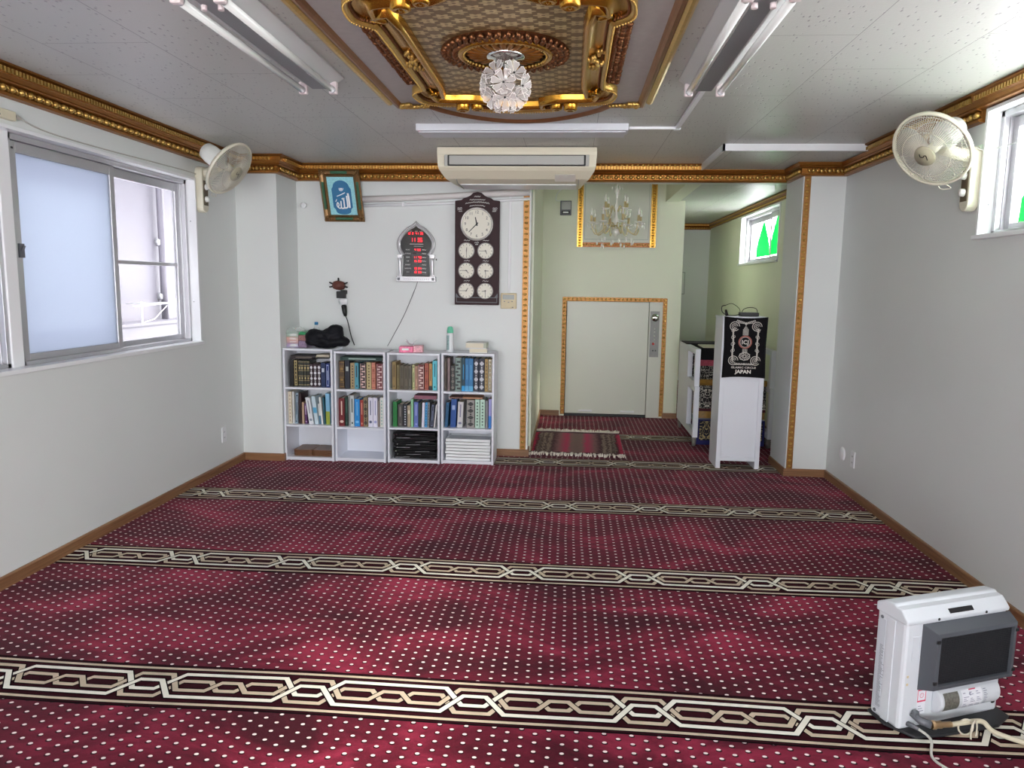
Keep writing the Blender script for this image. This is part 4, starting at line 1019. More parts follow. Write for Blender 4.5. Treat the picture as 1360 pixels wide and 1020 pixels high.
def flat_book(x0, x1, z, t, yf, dep, col, label, group, pcol=None, tilt=0):
    o = MB(); L_ = x1-x0; cc = .0025; F = lambda v: Vector((v.x, v.y, v.z+tilt*(v.x-x0)/L_))
    o.box(x0, x1, yf, yf+cc, z, z+t, 0, T=F); o.box(x0, x1, yf+cc, yf+dep, z, z+cc, 0, T=F); o.box(x0, x1, yf+cc, yf+dep, z+t-cc, z+t, 0, T=F)
    if pcol: o.box(x0+.2*L_, x0+.85*L_, yf-.0008, yf, z+t*.35, z+t*.65, 1, T=F)
    ob = o.build('book', [bcol(col), bcol(pcol or col)]); tag(ob, label, 'book', group)
    MB().box(x0+.003, x1-.003, yf+cc, yf+dep-.003, z+cc, z+t-cc, 0, T=F).build('pages', M_page, ob)
    return ob
B = 'of the leftmost bookcase'; 
rows_ = {
 'u1t': (182, -2.325, .00076, 755, 0, 1, [
  (182, 225, 460, (18, 16, 18), None, WH, 0, 'plain black book at the left end'), (230, 270, 462, (40, 38, 30), 'grid', (178, 160, 112), 0, 'black book with dense gold tooling beside the matching volumes'),
  (277, 307, 465, (36, 40, 32), 'bands', (176, 158, 110), 0, 'dark volume with gold bands, first of four matching'), (309, 339, 465, (36, 40, 32), 'bands', (176, 158, 110), 0, 'dark volume with gold bands, second of four matching'),
  (341, 371, 465, (36, 40, 32), 'bands', (176, 158, 110), 0, 'dark volume with gold bands, third of four matching'), (373, 404, 465, (36, 40, 32), 'bands', (176, 158, 110), 0, 'dark volume with gold bands, fourth of four matching'),
  (409, 445, 503, (46, 24, 36), 'medal', (222, 222, 226), 0, 'short volume with silver medallions, left one of three'), (449, 487, 503, (46, 24, 36), 'medal', (222, 222, 226), 0, 'short volume with silver medallions, middle one of three'),
  (491, 530, 503, (46, 24, 36), 'medal', (222, 222, 226), 0, 'short volume with silver medallions, right one of three'),
  (536, 584, 488, (22, 44, 84), 'label', (200, 208, 220), 0, 'plain navy book with a small white label'), (589, 628, 495, (34, 58, 126), 'frame', (190, 200, 226), 0, 'blue book with a white outlined spine at the right end')]),
 'u1m': (160, -2.351, .000765, 405, 0, 0, [
  (160, 208, 50, (214, 204, 182), 'dots', (178, 150, 130), 0, 'thick cream book with brown rings at the left end'), (214, 236, 50, (206, 206, 204), None, WH, 0, 'slim pale grey book'), (240, 268, 65, (150, 170, 184), 'frame', (50, 60, 80), 14, 'grey-blue book with a black spine panel, leaning'),
  (287, 316, 62, (44, 22, 24), None, WH, 0, 'very dark red-brown book'), (321, 343, 165, (188, 160, 134), None, WH, 0, 'short tan paperback'), (352, 378, 180, (84, 40, 92), 'title', (210, 190, 214), -7, 'short purple paperback, leaning'),
  (402, 452, 112, (220, 222, 226), 'dot', (130, 138, 150), -40, 'thick white book leaning left'), (466, 506, 96, (196, 214, 222), 'mid', (86, 166, 206), -38, 'pale book with a sky-blue band leaning left'),
  (515, 536, 178, (216, 220, 218), 'half', (70, 120, 150), -16, 'short white book with a blue foot'), (541, 560, 105, (226, 226, 222), None, WH, -26, 'slim white book leaning left'), (568, 584, 110, (34, 92, 108), None, WH, -14, 'slim dark teal book'),
  (590, 634, 62, (132, 190, 222), 'half', (160, 172, 62), -6, 'light blue book with a yellow-green foot at the right end')]),
 'u2t': (733, -1.906, .000758, 795, 1, 1, [
  (733, 788, 487, (78, 58, 36), 'bands', (150, 118, 60), 0, 'brown leather-look book with gold bands at the left end'), (796, 848, 482, (24, 30, 44), 'label', (170, 176, 170), 0, 'black-navy book with a small label near its top'), (855, 903, 510, (166, 144, 104), 'dots', (66, 50, 40), 0, 'tan book with a column of dark roundels'),
  (907, 948, 508, (76, 150, 168), 'title', (22, 46, 60), 0, 'teal book with a dark title panel'), (966, 1027, 510, (40, 26, 34), 'chain', (222, 190, 180), 0, 'black book with pink scroll ornament'), (1036, 1088, 500, (184, 168, 122), 'dots', (96, 78, 48), 0, 'sand-coloured book with dark marks'),
  (1096, 1138, 500, (196, 126, 104), 'bands', (150, 84, 64), 0, 'salmon-coloured book'), (1150, 1217, 510, (112, 34, 46), 'chain', (224, 196, 190), 0, 'maroon book with white scroll ornament at the right end')]),
 'u2m': (722, -1.920, .000755, 437, 1, 0, [
  (724, 793, 125, (110, 22, 28), 'dot', (228, 206, 190), 0, 'dark red book with a white roundel at the left end'), (799, 831, 108, (20, 52, 42), 'title', (60, 100, 84), 0, 'dark green book'), (836, 856, 85, (140, 142, 140), None, WH, 0, 'slim grey booklet'), (860, 900, 90, (198, 204, 204), 'title', (40, 60, 56), 0, 'pale book with a dark title'),
  (906, 963, 130, (28, 136, 208), 'dot', (120, 190, 236), 0, 'bright blue book'), (969, 1003, 140, (158, 52, 42), 'title', (220, 150, 130), 0, 'rust-red book'), (1009, 1054, 110, (136, 122, 92), 'medal', (48, 42, 36), 0, 'olive-brown book with black ornaments'),
  (1061, 1111, 110, (224, 222, 236), 'dot', (90, 96, 130), 0, 'white book, left one of a pair'), (1115, 1163, 110, (224, 222, 236), 'dot', (150, 152, 196), 0, 'white book, right one of a pair'), (1170, 1189, 140, (136, 124, 116), None, WH, 0, 'slim grey-brown book'),
  (1193, 1231, 105, (222, 224, 216), 'dots', (120, 180, 176), 0, 'white book with coloured marks at the right end')]),
 'u3t': (90, -1.462, .00074, 800, 2, 1, [
  (92, 134, 490, (140, 118, 70), 'title', (90, 70, 40), 0, 'tall tan-gold book at the left end'), (142, 172, 522, (120, 106, 66), 'title', (80, 70, 40), 0, 'olive book, narrow'), (177, 221, 527, (92, 84, 66), 'title', (60, 54, 40), 0, 'dull brown book, left one of three alike'), (227, 270, 532, (96, 88, 72), 'title', (60, 54, 40), 0, 'dull brown book, middle one of three alike'),
  (274, 308, 532, (98, 92, 80), 'title', (60, 54, 40), 0, 'dull brown book, right one of three alike'), (318, 346, 522, (208, 206, 150), 'frame', (80, 96, 60), 0, 'slim cream and green book'), (352, 380, 532, (184, 146, 122), 'title', (130, 90, 70), 0, 'pinkish tan book'),
  (386, 451, 516, (104, 34, 36), 'chain', (232, 206, 196), 0, 'maroon book with large white ornament'), (459, 502, 500, (168, 84, 62), 'bands', (120, 56, 44), 0, 'terracotta book'), (511, 544, 500, (196, 144, 86), 'foot', (36, 32, 34), 0, 'orange-tan book with a black foot'),
  (550, 597, 468, (104, 206, 218), 'title', (40, 130, 150), 0, 'tall turquoise book at the right end')]),
 'u3m': (95, -1.458, .00074, 437, 2, 0, [
  (97, 143, 152, (22, 118, 52), None, WH, 0, 'plain green book at the left end'), (152, 206, 182, (70, 68, 66), 'title', (120, 116, 110), 0, 'charcoal book with faded title'), (211, 256, 178, (30, 32, 42), 'dots', (200, 204, 214), 0, 'black book with white specks'), (262, 297, 192, (168, 154, 128), 'label', (220, 214, 196), 0, 'beige-grey book'),
  (302, 327, 118, (140, 196, 152), None, WH, 0, 'slim mint green book'), (336, 383, 150, (98, 116, 186), 'title', (160, 170, 220), 0, 'periwinkle blue book'), (388, 418, 160, (20, 48, 44), None, WH, 0, 'very dark green book'), (424, 452, 155, (222, 218, 232), None, WH, 8, 'white book leaning right'),
  (458, 484, 152, (60, 152, 208), 'dots', (20, 40, 70), 8, 'blue book with dark lettering leaning right'), (489, 512, 150, (120, 124, 128), 'dots', (30, 30, 34), 6, 'grey and black book leaning right'), (520, 556, 165, (26, 30, 50), 'frame', (120, 130, 160), 18, 'navy book leaning right'), (560, 574, 175, (228, 226, 224), None, WH, 26, 'thin white booklet at the right end leaning right')]),
 'u4t': (660, -1.046, .00075, 820, 3, 1, [
  (684, 714, 457, (66, 52, 42), 'title', (100, 84, 66), 0, 'dark brown book at the left end'), (721, 747, 457, (132, 112, 112), None, WH, 0, 'mauve-brown book'), (756, 800, 540, (34, 34, 34), 'medal', (128, 124, 116), 0, 'shorter black book with grey ornament'), (806, 874, 450, (132, 152, 144), 'chain', (28, 34, 36), 0, 'grey-green book with bold black ornament'),
  (880, 914, 450, (12, 62, 78), 'foot', (40, 160, 220), 0, 'dark teal book with a bright blue foot'), (917, 956, 455, (40, 118, 172), 'foot', (90, 170, 214), 0, 'blue book, left one of a pair'), (959, 1006, 455, (40, 118, 172), 'foot', (90, 170, 214), 0, 'blue book, right one of a pair'),
  (1013, 1065, 457, (28, 34, 56), 'medal', (206, 208, 214), 0, 'navy book with white medallions, left one of a pair'), (1071, 1130, 457, (28, 34, 56), 'medal', (206, 208, 214), 0, 'navy book with white medallions, right one of a pair'), (1136, 1170, 457, (168, 140, 84), 'dots', (90, 70, 40), 0, 'gold-coloured book'),
  (1174, 1212, 457, (150, 132, 90), 'grid', (226, 220, 200), 0, 'gold book with white tooling at the right end')]),
 'u4m': (670, -1.038, .00075, 460, 3, 0, [
  (690, 722, 182, (18, 84, 124), None, WH, 20, 'dark teal-blue book at the left end, leaning right'), (752, 812, 142, (26, 76, 148), 'label', (150, 170, 210), 12, 'royal blue book with a grey title block'), (828, 888, 172, (206, 204, 204), 'dot', (120, 120, 150), 12, 'off-white book leaning right'),
  (938, 1024, 146, (146, 142, 136), 'medal', (32, 32, 34), 0, 'thick grey book with bold black ornaments'), (1031, 1079, 140, (184, 214, 196), 'dots', (60, 90, 76), 0, 'pale green book, left one of a pair'), (1086, 1139, 140, (184, 214, 196), 'dots', (60, 90, 76), 0, 'pale green book, right one of a pair'),
  (1146, 1174, 150, (130, 130, 132), None, WH, 0, 'slim grey book'), (1181, 1212, 132, (170, 170, 226), 'half', (50, 130, 210), 0, 'lavender book with a blue foot at the right end')]),
}
UN = ['leftmost bookcase', 'second bookcase from the left', 'third bookcase from the left', 'rightmost bookcase']
for key, (pa, xa, k, bot, u, tier, items) in rows_.items():
    x0u, x1u, yf, h_, zs = SHX[u]; z = zs[tier]
    where = ('top' if tier else 'middle')+' tier of the '+UN[u]; short = ('top' if tier else 'middle')+' tier, '+('leftmost', 'second', 'third', 'rightmost')[u]+' bookcase'
    for i, (p0, p1, tp, col, pat, pc, lean, lb) in enumerate(items):
        X0 = max(xa+(p0-pa)*k, x0u+.019); X1 = min(xa+(p1-pa)*k, x1u-.019); hgt = min((bot-tp)*k, (zs[1]-.017-zs[0] if tier == 0 else h_-.017-zs[1])-.006)
        ln = lean*k
        if X1+max(0, ln) > x1u-.018: ln = max(0, x1u-.018-X1)
        book(X0, X1, z, hgt, yf+.05+.004*(i % 3), .17, col, pat, pc, ln, (lb+', '+short), 'upright books on the '+where)
kx = lambda u, px: {0: -2.325+(px-182)*.00076, 1: -1.906+(px-733)*.000758, 2: -1.462+(px-90)*.00074, 3: -1.046+(px-660)*.00075}[u]
yf = SHX[0][2]+.055
flat_book(kx(0, 195), kx(0, 476), .622+.2295, .032, yf, .17, (40, 30, 30), 'thick dark book lying flat on the gold-banded volumes, leftmost bookcase', 'flat books', (110, 100, 90))
flat_book(kx(0, 482), kx(0, 622), .622+.250, .020, yf+.01, .15, (190, 182, 160), 'cream book lying flat at the very top of the leftmost bookcase', 'flat books', None)
flat_book(kx(0, 425), kx(0, 622), .622+.2325, .010, yf, .16, (46, 46, 50), 'thin black book lying flat over the medallion volumes, leftmost bookcase', 'flat books', None, .006)
flat_book(kx(1, 745), kx(1, 1212), .612+.2365, .030, SHX[1][2]+.055, .17, (18, 54, 46), 'dark green book lying flat across the top-tier books of the second bookcase', 'flat books', (170, 190, 180))
flat_book(kx(2, 340), kx(2, 592), .299+.238, .030, SHX[2][2]+.055, .16, (138, 84, 100), 'mauve book lying flat on the middle tier of the third bookcase', 'flat books', None)
flat_book(kx(3, 740), kx(3, 880), .303+.243, .012, SHX[3][2]+.058, .15, (120, 84, 72), 'thin brown book lying flat on the middle tier of the rightmost bookcase, left one', 'flat books', None)
flat_book(kx(3, 890), kx(3, 1110), .303+.243, .014, SHX[3][2]+.058, .15, (176, 130, 96), 'thin tan book lying flat on the middle tier of the rightmost bookcase, right one', 'flat books', None)
# ---- bottom tiers
M_rehal = wood_mat('rehal_wood', srgb(86, 54, 34), srgb(138, 96, 62))
def rehal(loc, L_, m, label, group, t=.012, dep=.2):
    """folded crossed-board book rest: two hinged boards with scalloped end"""
    r = thing('folded_book_rest', label, 'book rest', loc, 0, group)
    for z in (0, t+.001):
        o = [(-L_/2, 0), (-L_/2+.02, -.008), (L_/2-.02, -.008), (L_/2, 0), (L_/2, dep), (L_/4, dep+.008), (0, dep), (-L_/4, dep+.008), (-L_/2, dep)]
        MB().prism(o, z, z+t, V).build('board', m, r, bevel=.002)
    MB().tube([(-L_/2+.01, dep*.6, t), (L_/2-.01, dep*.6, t)], .004, 6).build('hinge', m, r)
    return r
for i, (x, z) in enumerate(((-2.225, .031), (-2.225, .058), (-2.055, .031), (-2.055, .058))):
    rehal((x, SHX[0][2]+.05, z), .155 if x < -2.1 else .175, M_rehal, 'brown wooden folded book rest, '+('lower' if i % 2 == 0 else 'upper')+' one of the '+('left' if i < 2 else 'right')+' pair in the leftmost bookcase', 'brown folded book rests')
M_blkp = mat('black_lacquer', srgb(10, 10, 12), .35, vary=.1, spec=.35)
bs = None
nm = ['lowest', 'second from the bottom', 'third from the bottom', 'fourth from the bottom', 'fifth from the bottom', 'sixth from the bottom', 'seventh from the bottom', 'topmost']
for i in range(8):
    z = .031+i*.0275; r = thing('folded_stand', 'black folded book stand, '+nm[i]+' in the third bookcase stack', 'book rest', (-1.272+.008*sin(i*2.3), SHX[2][2]+.04+.006*cos(i*1.9), z), .02*sin(i*1.7), 'black folded book stands')
    MB().box(-.178, .178, 0, .21, 0, .0115).build('board', M_blkp, r, bevel=.003)
    MB().prism([(-.178, .013), (.178, .013+.004*(i % 3)), (.178, .023+.004*(i % 3)), (-.178, .023)], 0.004, .21, lambda x, z, y: (x, y, z)).build('board', M_blkp, r, bevel=.002)
    k = MB().tube([(-.165+.09*(i % 3), -.004, .008), (-.165+.09*(i % 3)+.12, -.004, .0125)], .0022, 6); k.build('hinge_rod', M_alum, r)
    MB().lathe([(.004, 0), (.004, .003), (0, .003)], 8, (-.150, -.002, .010), (0, -1, 0)).build('rivet', M_chrome, r)
M_tray = mat('white_tray', srgb(232, 236, 236), .35)
nt_ = ['lowest', 'second from the bottom', 'third from the bottom', 'fourth from the bottom', 'fifth from the bottom', 'sixth from the bottom', 'topmost']
for i in range(7):
    z = .031+i*.0262; r = thing('folded_tray', 'white plastic folding book stand, '+nt_[i]+' in the stack of the rightmost bookcase', 'book rest', (-.822+.003*sin(i*2.1), SHX[3][2]+.022, z), 0, 'white folding stands')
    MB().box(-.188, .188, 0, .012, 0, .0225).box(-.188, .188, .225, .237, 0, .0225).box(-.188, -.176, .012, .225, 0, .0225).box(.176, .188, .012, .225, 0, .0225).build('rim', M_tray, r, bevel=.0025)
    if i < 6: MB().box(-.176, .176, .012, .225, .004, .016).build('panel', M_tray, r)
    else:
        b = MB()
        for k in range(-12, 26):
            for s_ in (1, -1):
                xa = -.176+k*.018; pts = [(xa, .012), (xa+s_*.213*.7, .225)]
                q = [p for p in pts]; 
                def cl(x): return max(-.176, min(.176, x))
                if cl(pts[0][0]) == pts[0][0] or cl(pts[1][0]) == pts[1][0]:
                    (ax_, ay_), (bx_, by_) = pts
                    def at(x): t_ = (x-ax_)/(bx_-ax_); return (x, ay_+(by_-ay_)*t_)
                    if cl(ax_) != ax_: pts[0] = at(cl(ax_))
                    if cl(bx_) != bx_: pts[1] = at(cl(bx_))
                    b.ribbon(pts, .0045, lambda x, y: (x, y, .0215)); 
        b.box(-.176, .176, .012, .225, .004, .008).build('lattice_panel', M_tray, r, recalc=False)
# ---- on top of the bookcases
z1, z2, z3, z4 = TOPZ
M_bag = seethrough('clear_wrap', (.9, .93, .92), .30, .12)
M_pk = [mat('pack_green', srgb(40, 140, 84), .4, vary=.3, vscale=60), mat('pack_orange', srgb(226, 132, 70), .4, vary=.2, vscale=60), mat('pack_red', srgb(196, 60, 70), .4), mat('pack_violet', srgb(140, 96, 180), .4, vary=.25, vscale=60), mat('pack_white', srgb(232, 232, 230), .4)]
g = thing('tissue_pack', 'clear-wrapped pack of green, orange and violet tissue boxes on the leftmost bookcase', 'tissue pack', (-2.312, 6.02, z1+.001))
for i, (m, hh_) in enumerate(((M_pk[3], .034), (M_pk[2], .022), (M_pk[1], .026), (M_pk[0], .034))):
    zz = (0, .036, .060, .088)[i]; MB().box(-.048, .048, 0, .20, zz, zz+hh_).box(-.02, .035, -.001, 0, zz+.006, zz+hh_-.006, 1).build('tissue_box', [m, M_pk[4]], g, bevel=.003)
MB().prism([(-.052, -.0), (.052, 0), (.054, .12), (.03, .15), (.0, .165), (-.03, .155), (-.054, .12)], -.004, .204, lambda x, z, y: (x, y, z)).build('wrapper', M_bag, g)
g = thing('snack_pack', 'small brown and green wrapped pack between the tissue pack and the jacket', 'pack', (-2.225, 6.02, z1+.001))
M_sn = mat('snack_brown', srgb(150, 104, 100), .45, vary=.35, vscale=50); M_sn2 = mat('snack_mauve', srgb(140, 120, 146), .45, vary=.35, vscale=60)
MB().box(-.034, .034, 0, .18, 0, .055).build('lower_box', M_sn2, g, bevel=.004); MB().box(-.034, .034, 0, .18, .056, .105).build('upper_box', M_sn, g, bevel=.004)
MB().prism([(-.034, .106), (.034, .106), (.03, .126), (-.012, .134), (-.03, .12)], .004, .17, lambda x, z, y: (x, y, z)).build('green_top', M_pk[0], g)
g = thing('plastic_bottle', 'clear plastic bottle with a blue cap standing behind the black jacket', 'bottle', (-2.148, 6.15, z1+.001))
MB().lathe([(0, 0), (.032, 0), (.034, .01), (.034, .13), (.026, .155), (.014, .172), (.013, .186)], 20).build('bottle_body', seethrough('bottle_pet', (.9, .94, .98), .22, .05), g)
MB().lathe([(0, .209), (.0155, .208), (.016, .185), (.0, .185)], 20).build('cap', mat('cap_blue', srgb(36, 120, 170), .4), g)
# crumpled jacket: soft lobed heap with folds
M_jac = mat('jacket_cloth', srgb(14, 15, 22), .6, bump=.5, bscale=26, vary=.25, vscale=12, spec=.25)
from mathutils import noise as nz
def heap(lobes, res=40):
    vs = []; fs = []
    n, m = res*2, res
    for i in range(m+1):
        t = pi*i/m
        for k in range(n):
            u = 2*pi*k/n; d = Vector((sin(t)*cos(u), sin(t)*sin(u), cos(t))); 
            r = 0
            for (c, rad) in lobes:
                c = Vector(c); bb = d.x*c.x/rad[0]**2+d.y*c.y/rad[1]**2+d.z*c.z/rad[2]**2; aa = (d.x/rad[0])**2+(d.y/rad[1])**2+(d.z/rad[2])**2; cc = (c.x/rad[0])**2+(c.y/rad[1])**2+(c.z/rad[2])**2-1
                disc = bb*bb-aa*cc
                if disc > 0: r = max(r, (bb+sqrt(disc))/aa)
            p = d*r; f = nz.noise(Vector((p.x*16+p.z*9, p.y*10, p.z*26)))*.014+nz.noise(p*45)*.005; f -= abs(nz.noise(Vector((p.x*9-p.z*14, p.y*9, 3))))*.012; p = p+d*f
            vs.append(p)
    for i in range(m):
        for k in range(n): fs.append((i*n+k, i*n+(k+1) % n, (i+1)*n+(k+1) % n, (i+1)*n+k))
    return vs, fs
jx, jz = -2.03, z1
vs, fs = heap([((0, 0, 0), (.15, .09, .062)), ((-.095, 0, .018), (.080, .08, .066)), ((-.04, 0, .022), (.09, .08, .056)), ((.085, .0, .050), (.070, .07, .080)), ((.045, 0, .025), (.09, .085, .072)), ((.14, -.01, -.015), (.065, .06, .045)), ((.0, -.02, -.02), (.17, .08, .05))])
vs = [Vector((v.x, v.y, max(v.z, -.072 if v.x < .1 else -.080))) for v in vs]
b = MB(); b.add(vs, fs, 0, True); jk = b.build('jacket', M_jac, loc=(jx, 6.03, z1+.074)); tag(jk, 'crumpled black jacket heaped on the leftmost bookcase', 'jacket')
MB().tube(spline([(-.06, -.085, -.01), (0, -.095, .0), (.05, -.09, -.012), (.10, -.075, -.03)], 5), .004, 6).build('zip', M_black, jk)
# pink tissue box, spray can, two books
M_pink = mat('pink_print', srgb(240, 120, 160), .4, vary=.35, vscale=50); M_pink2 = mat('pink_pattern', srgb(224, 160, 170), .4, vary=.35, vscale=120)
g = thing('tissue_box', 'pink patterned tissue box on the third bookcase', 'tissue box', (-1.305, 6.0, z3+.001), .12)
MB().box(-.095, .02, 0, .11, 0, .048).build('front_pack', M_pink, g, bevel=.003); MB().box(.022, .10, .005, .115, 0, .056).build('back_pack', M_pink2, g, bevel=.003)
MB().box(-.07, -.015, -.001, .0, .018, .034).build('white_label', M_pk[4], g)
b = MB(); pts = [(.0+.045*cos(a)*(1+.2*sin(3*a)), .055+.02*sin(a), .056+.05*(.6+.4*sin(2*a+1))) for a in [2*pi*i/14 for i in range(14)]]
b.add([(0, .055, .045)]+pts, [(0, i+1, (i+1) % 14+1) for i in range(14)], 0, True); b.build('tissue', seethrough('tissue_paper', (.95, .93, .93), .35, .6), g)
g = thing('spray_can', 'slim white spray can with a mint green cap on the rightmost bookcase', 'spray can', (-.984, 6.06, z4+.001))
MB().lathe([(0, 0), (.027, 0), (.029, .006), (.029, .150), (.024, .160), (0, .160)], 24).build('can_body', mat('can_white', srgb(226, 230, 232), .3), g)
MB().lathe([(.024, .158), (.027, .160), (.027, .178), (.022, .205), (.012, .212), (0, .212)], 24).build('cap', mat('cap_mint', srgb(110, 206, 170), .35), g)
MB().lathe([(.0295, .02), (.0295, .14)], 12, (0, 0, 0), (0, 0, 1), a0=2.4, a1=4.6).build('label', mat('can_label', srgb(150, 180, 178), .4, vary=.3, vscale=70), g)
g = MB().box(-.075, .072, 0, .11, 0, .038); g = g.build('book', bcol((222, 222, 224)), loc=(-.745, 6.03, z4+.001)); tag(g, 'thick white book lying on the rightmost bookcase, lower one of two', 'book')
MB().box(-.073, .073, -.0015, -.0005, .004, .034).build('pages', M_page, g)
g = MB().box(-.095, .075, 0, .13, 0, .046).box(.055, .076, -.001, .131, .003, .043, 1); g = g.build('book', [bcol((214, 214, 210)), bcol((176, 180, 160))], loc=(-.755, 6.02, z4+.040)); g.rotation_euler = (0, 0, -.03); tag(g, 'thick grey-white book on top of another on the rightmost bookcase', 'book')
MB().box(-.092, .052, -.0025, -.0005, .004, .042).build('pages', M_page, g)
# ================================================================ alcove
M_cast = mat('caster_grey', srgb(120, 118, 112), .5)
# ---- prayer rug
def rug_mat():
    m = bpy.data.materials.new('rug_weave'); m.use_nodes = True; nt = m.node_tree; p = nt.nodes['Principled BSDF']; N = nt.nodes.new; L = nt.links.new
    p.inputs['Roughness'].default_value = .8; p.inputs['Specular IOR Level'].default_value = .1
    tc = N('ShaderNodeTexCoord'); sx = N('ShaderNodeSeparateXYZ'); L(tc.outputs['Object'], sx.inputs[0])
    def M_(op, a, b=None):
        n = N('ShaderNodeMath'); n.operation = op
        for i, v in enumerate((a, b)):
            if v is None: continue
            if isinstance(v, (int, float)): n.inputs[i].default_value = v
            else: L(v, n.inputs[i])
        return n.outputs[0]
    r = N('ShaderNodeValToRGB'); cr = r.color_ramp
    nn = N('ShaderNodeTexNoise'); nn.inputs['Scale'].default_value = 34; L(tc.outputs['Object'], nn.inputs['Vector'])
    st = M_('ADD', M_('DIVIDE', M_('ABSOLUTE', sx.outputs['X']), .42), M_('MULTIPLY', M_('SUBTRACT', nn.outputs['Fac'], .5), .22))
    c = [(0, (138, 112, 110)), (.12, (146, 116, 114)), (.22, (204, 76, 112)), (.40, (150, 108, 112)), (.54, (82, 54, 62)), (.62, (166, 146, 134)), (.68, (74, 48, 56)), (.74, (172, 152, 140)), (.79, (74, 48, 56)), (.84, (152, 134, 126)), (.88, (66, 46, 54)), (.955, (200, 62, 96))]
    cr.elements[0].position = 0; cr.elements[0].color = (*srgb(*c[0][1]), 1); cr.elements[1].position = c[-1][0]; cr.elements[1].color = (*srgb(*c[-1][1]), 1)
    for ps_, cc in c[1:-1]: e = cr.elements.new(ps_); e.color = (*srgb(*cc), 1)
    L(st, r.inputs[0])
    ends = M_('GREATER_THAN', M_('ABSOLUTE', sx.outputs['Y']), .43)
    mx = N('ShaderNodeMix'); mx.data_type = 'RGBA'; L(ends, mx.inputs['Factor']); L(r.outputs[0], mx.inputs['A']); mx.inputs['B'].default_value = (*srgb(100, 70, 78), 1)
    ch = N('ShaderNodeTexChecker'); ch.inputs['Scale'].default_value = 70; ch.inputs['Color1'].default_value = (1, 1, 1, 1); ch.inputs['Color2'].default_value = (.84, .84, .84, 1); L(tc.outputs['Object'], ch.inputs['Vector'])
    m2 = N('ShaderNodeMix'); m2.data_type = 'RGBA'; m2.blend_type = 'MULTIPLY'; m2.inputs['Factor'].default_value = .8; L(mx.outputs['Result'], m2.inputs['A']); L(ch.outputs['Color'], m2.inputs['B'])
    L(m2.outputs['Result'], p.inputs['Base Color']); return m
M_rug = rug_mat(); M_fringe = mat('fringe_cotton', srgb(222, 212, 200), .85)
rg = thing('prayer_rug', 'small pink and brown woven rug with white fringes on the alcove carpet', 'rug', (.095, 6.935, .005), -.02)
b = MB(); nx, ny = 24, 24; vs = [(-.42+.84*i/nx, -.50+1.0*j/ny, .007+.0025*sin(i*.9+j*.3)*sin(j*.7)) for j in range(ny+1) for i in range(nx+1)]
b.add(vs, [(j*(nx+1)+i, j*(nx+1)+i+1, (j+1)*(nx+1)+i+1, (j+1)*(nx+1)+i) for j in range(ny) for i in range(nx)], 0, True); b.box(-.42, .42, -.50, .50, 0, .004)
b.build('rug_field', M_rug, rg, recalc=False)
rnd = random.Random(11)
for sy in (-1, 1):
    b = MB()
    for i in range(84):
        x = -.415+.83*i/83; L_ = .055+.03*rnd.random(); dx = rnd.uniform(-.02, .02); w_ = .011*(1+.8*sin(i*.37)**2)
        b.tube([(x, sy*.498, .008), (x+dx*.5, sy*(.498+L_*.5), .006+w_), (x+dx, sy*(.498+L_), .005)], [.005, .0065, .004], 5)
    b.build('fringe', M_fringe, rg)
# ---- white lectern with banner
lx0, lx1, ly0, ly1, lh = 1.240, 1.594, 6.134, 6.437, 1.262
lt = thing('lectern', 'tall narrow white lectern with a black embroidered banner at the alcove entrance', 'lectern', (lx0, ly0, 0))
w = lx1-lx0; D = ly1-ly0; T = .038
for x in (0, w-T): MB().box(x, x+T, 0, D, .0, lh-.018).build('side_panel', M_lam, lt, bevel=.003)
MB().box(-.004, w+.004, -.006, D+.002, lh-.018, lh).build('top_board', M_lam, lt, bevel=.002)
MB().box(T, w-T, .014, .026, .09, lh-.018).build('front_panel', M_lam, lt)
MB().box(T, w-T, .002, .026, .065, .100).build('bottom_rail', M_lam, lt, bevel=.002)
MB().box(T, w-T, .026, D-.02, .10, .118).build('shelf', M_lam, lt)
M_ban = mat('banner_velvet', srgb(12, 11, 14), .85, spec=.15, sheen=.2); M_emb = mat('embroidery_silver', srgb(186, 182, 174), .5, vary=.15, vscale=200); M_embr = mat('embroidery_copper', srgb(150, 84, 72), .5)
bn = thing('banner', 'black velvet banner with silver embroidery and JAPAN lettering on the lectern', 'banner', ((lx0+lx1)/2+.004, ly0-.012, .768))
BW, BH = .172, .490
def cur(x, z): return -.004-.003*sin(x*22)-.004*(1-(z/BH))
vs = []; nx, nz_ = 20, 24
for j in range(nz_+1):
    for i in range(nx+1):
        u = -1+2*i/nx; z = BH*j/nz_; edge = .97+.04*abs(j/nz_-.5)**1*2; x = u*BW*edge; zz = z-.012*(1-u*u)*(j/nz_)*1.0+.010*(u*u)*(1-j/nz_)*-1+.006; vs.append((x, cur(x, z), zz))
b = MB(); b.add(vs, [(j*(nx+1)+i, j*(nx+1)+i+1, (j+1)*(nx+1)+i+1, (j+1)*(nx+1)+i) for j in range(nz_) for i in range(nx)], 0, True)
ob = b.build('cloth', M_ban, bn, recalc=False); sd = ob.modifiers.new('thick', 'SOLIDIFY'); sd.thickness = .003; sd.offset = 1 if False else 0
PB = lambda x, z: (x, cur(x, z)-.0035, z)
e = MB(); rb = lambda p, w_, mi=0: e.ribbon(spline(p, 4), w_, PB, mi)
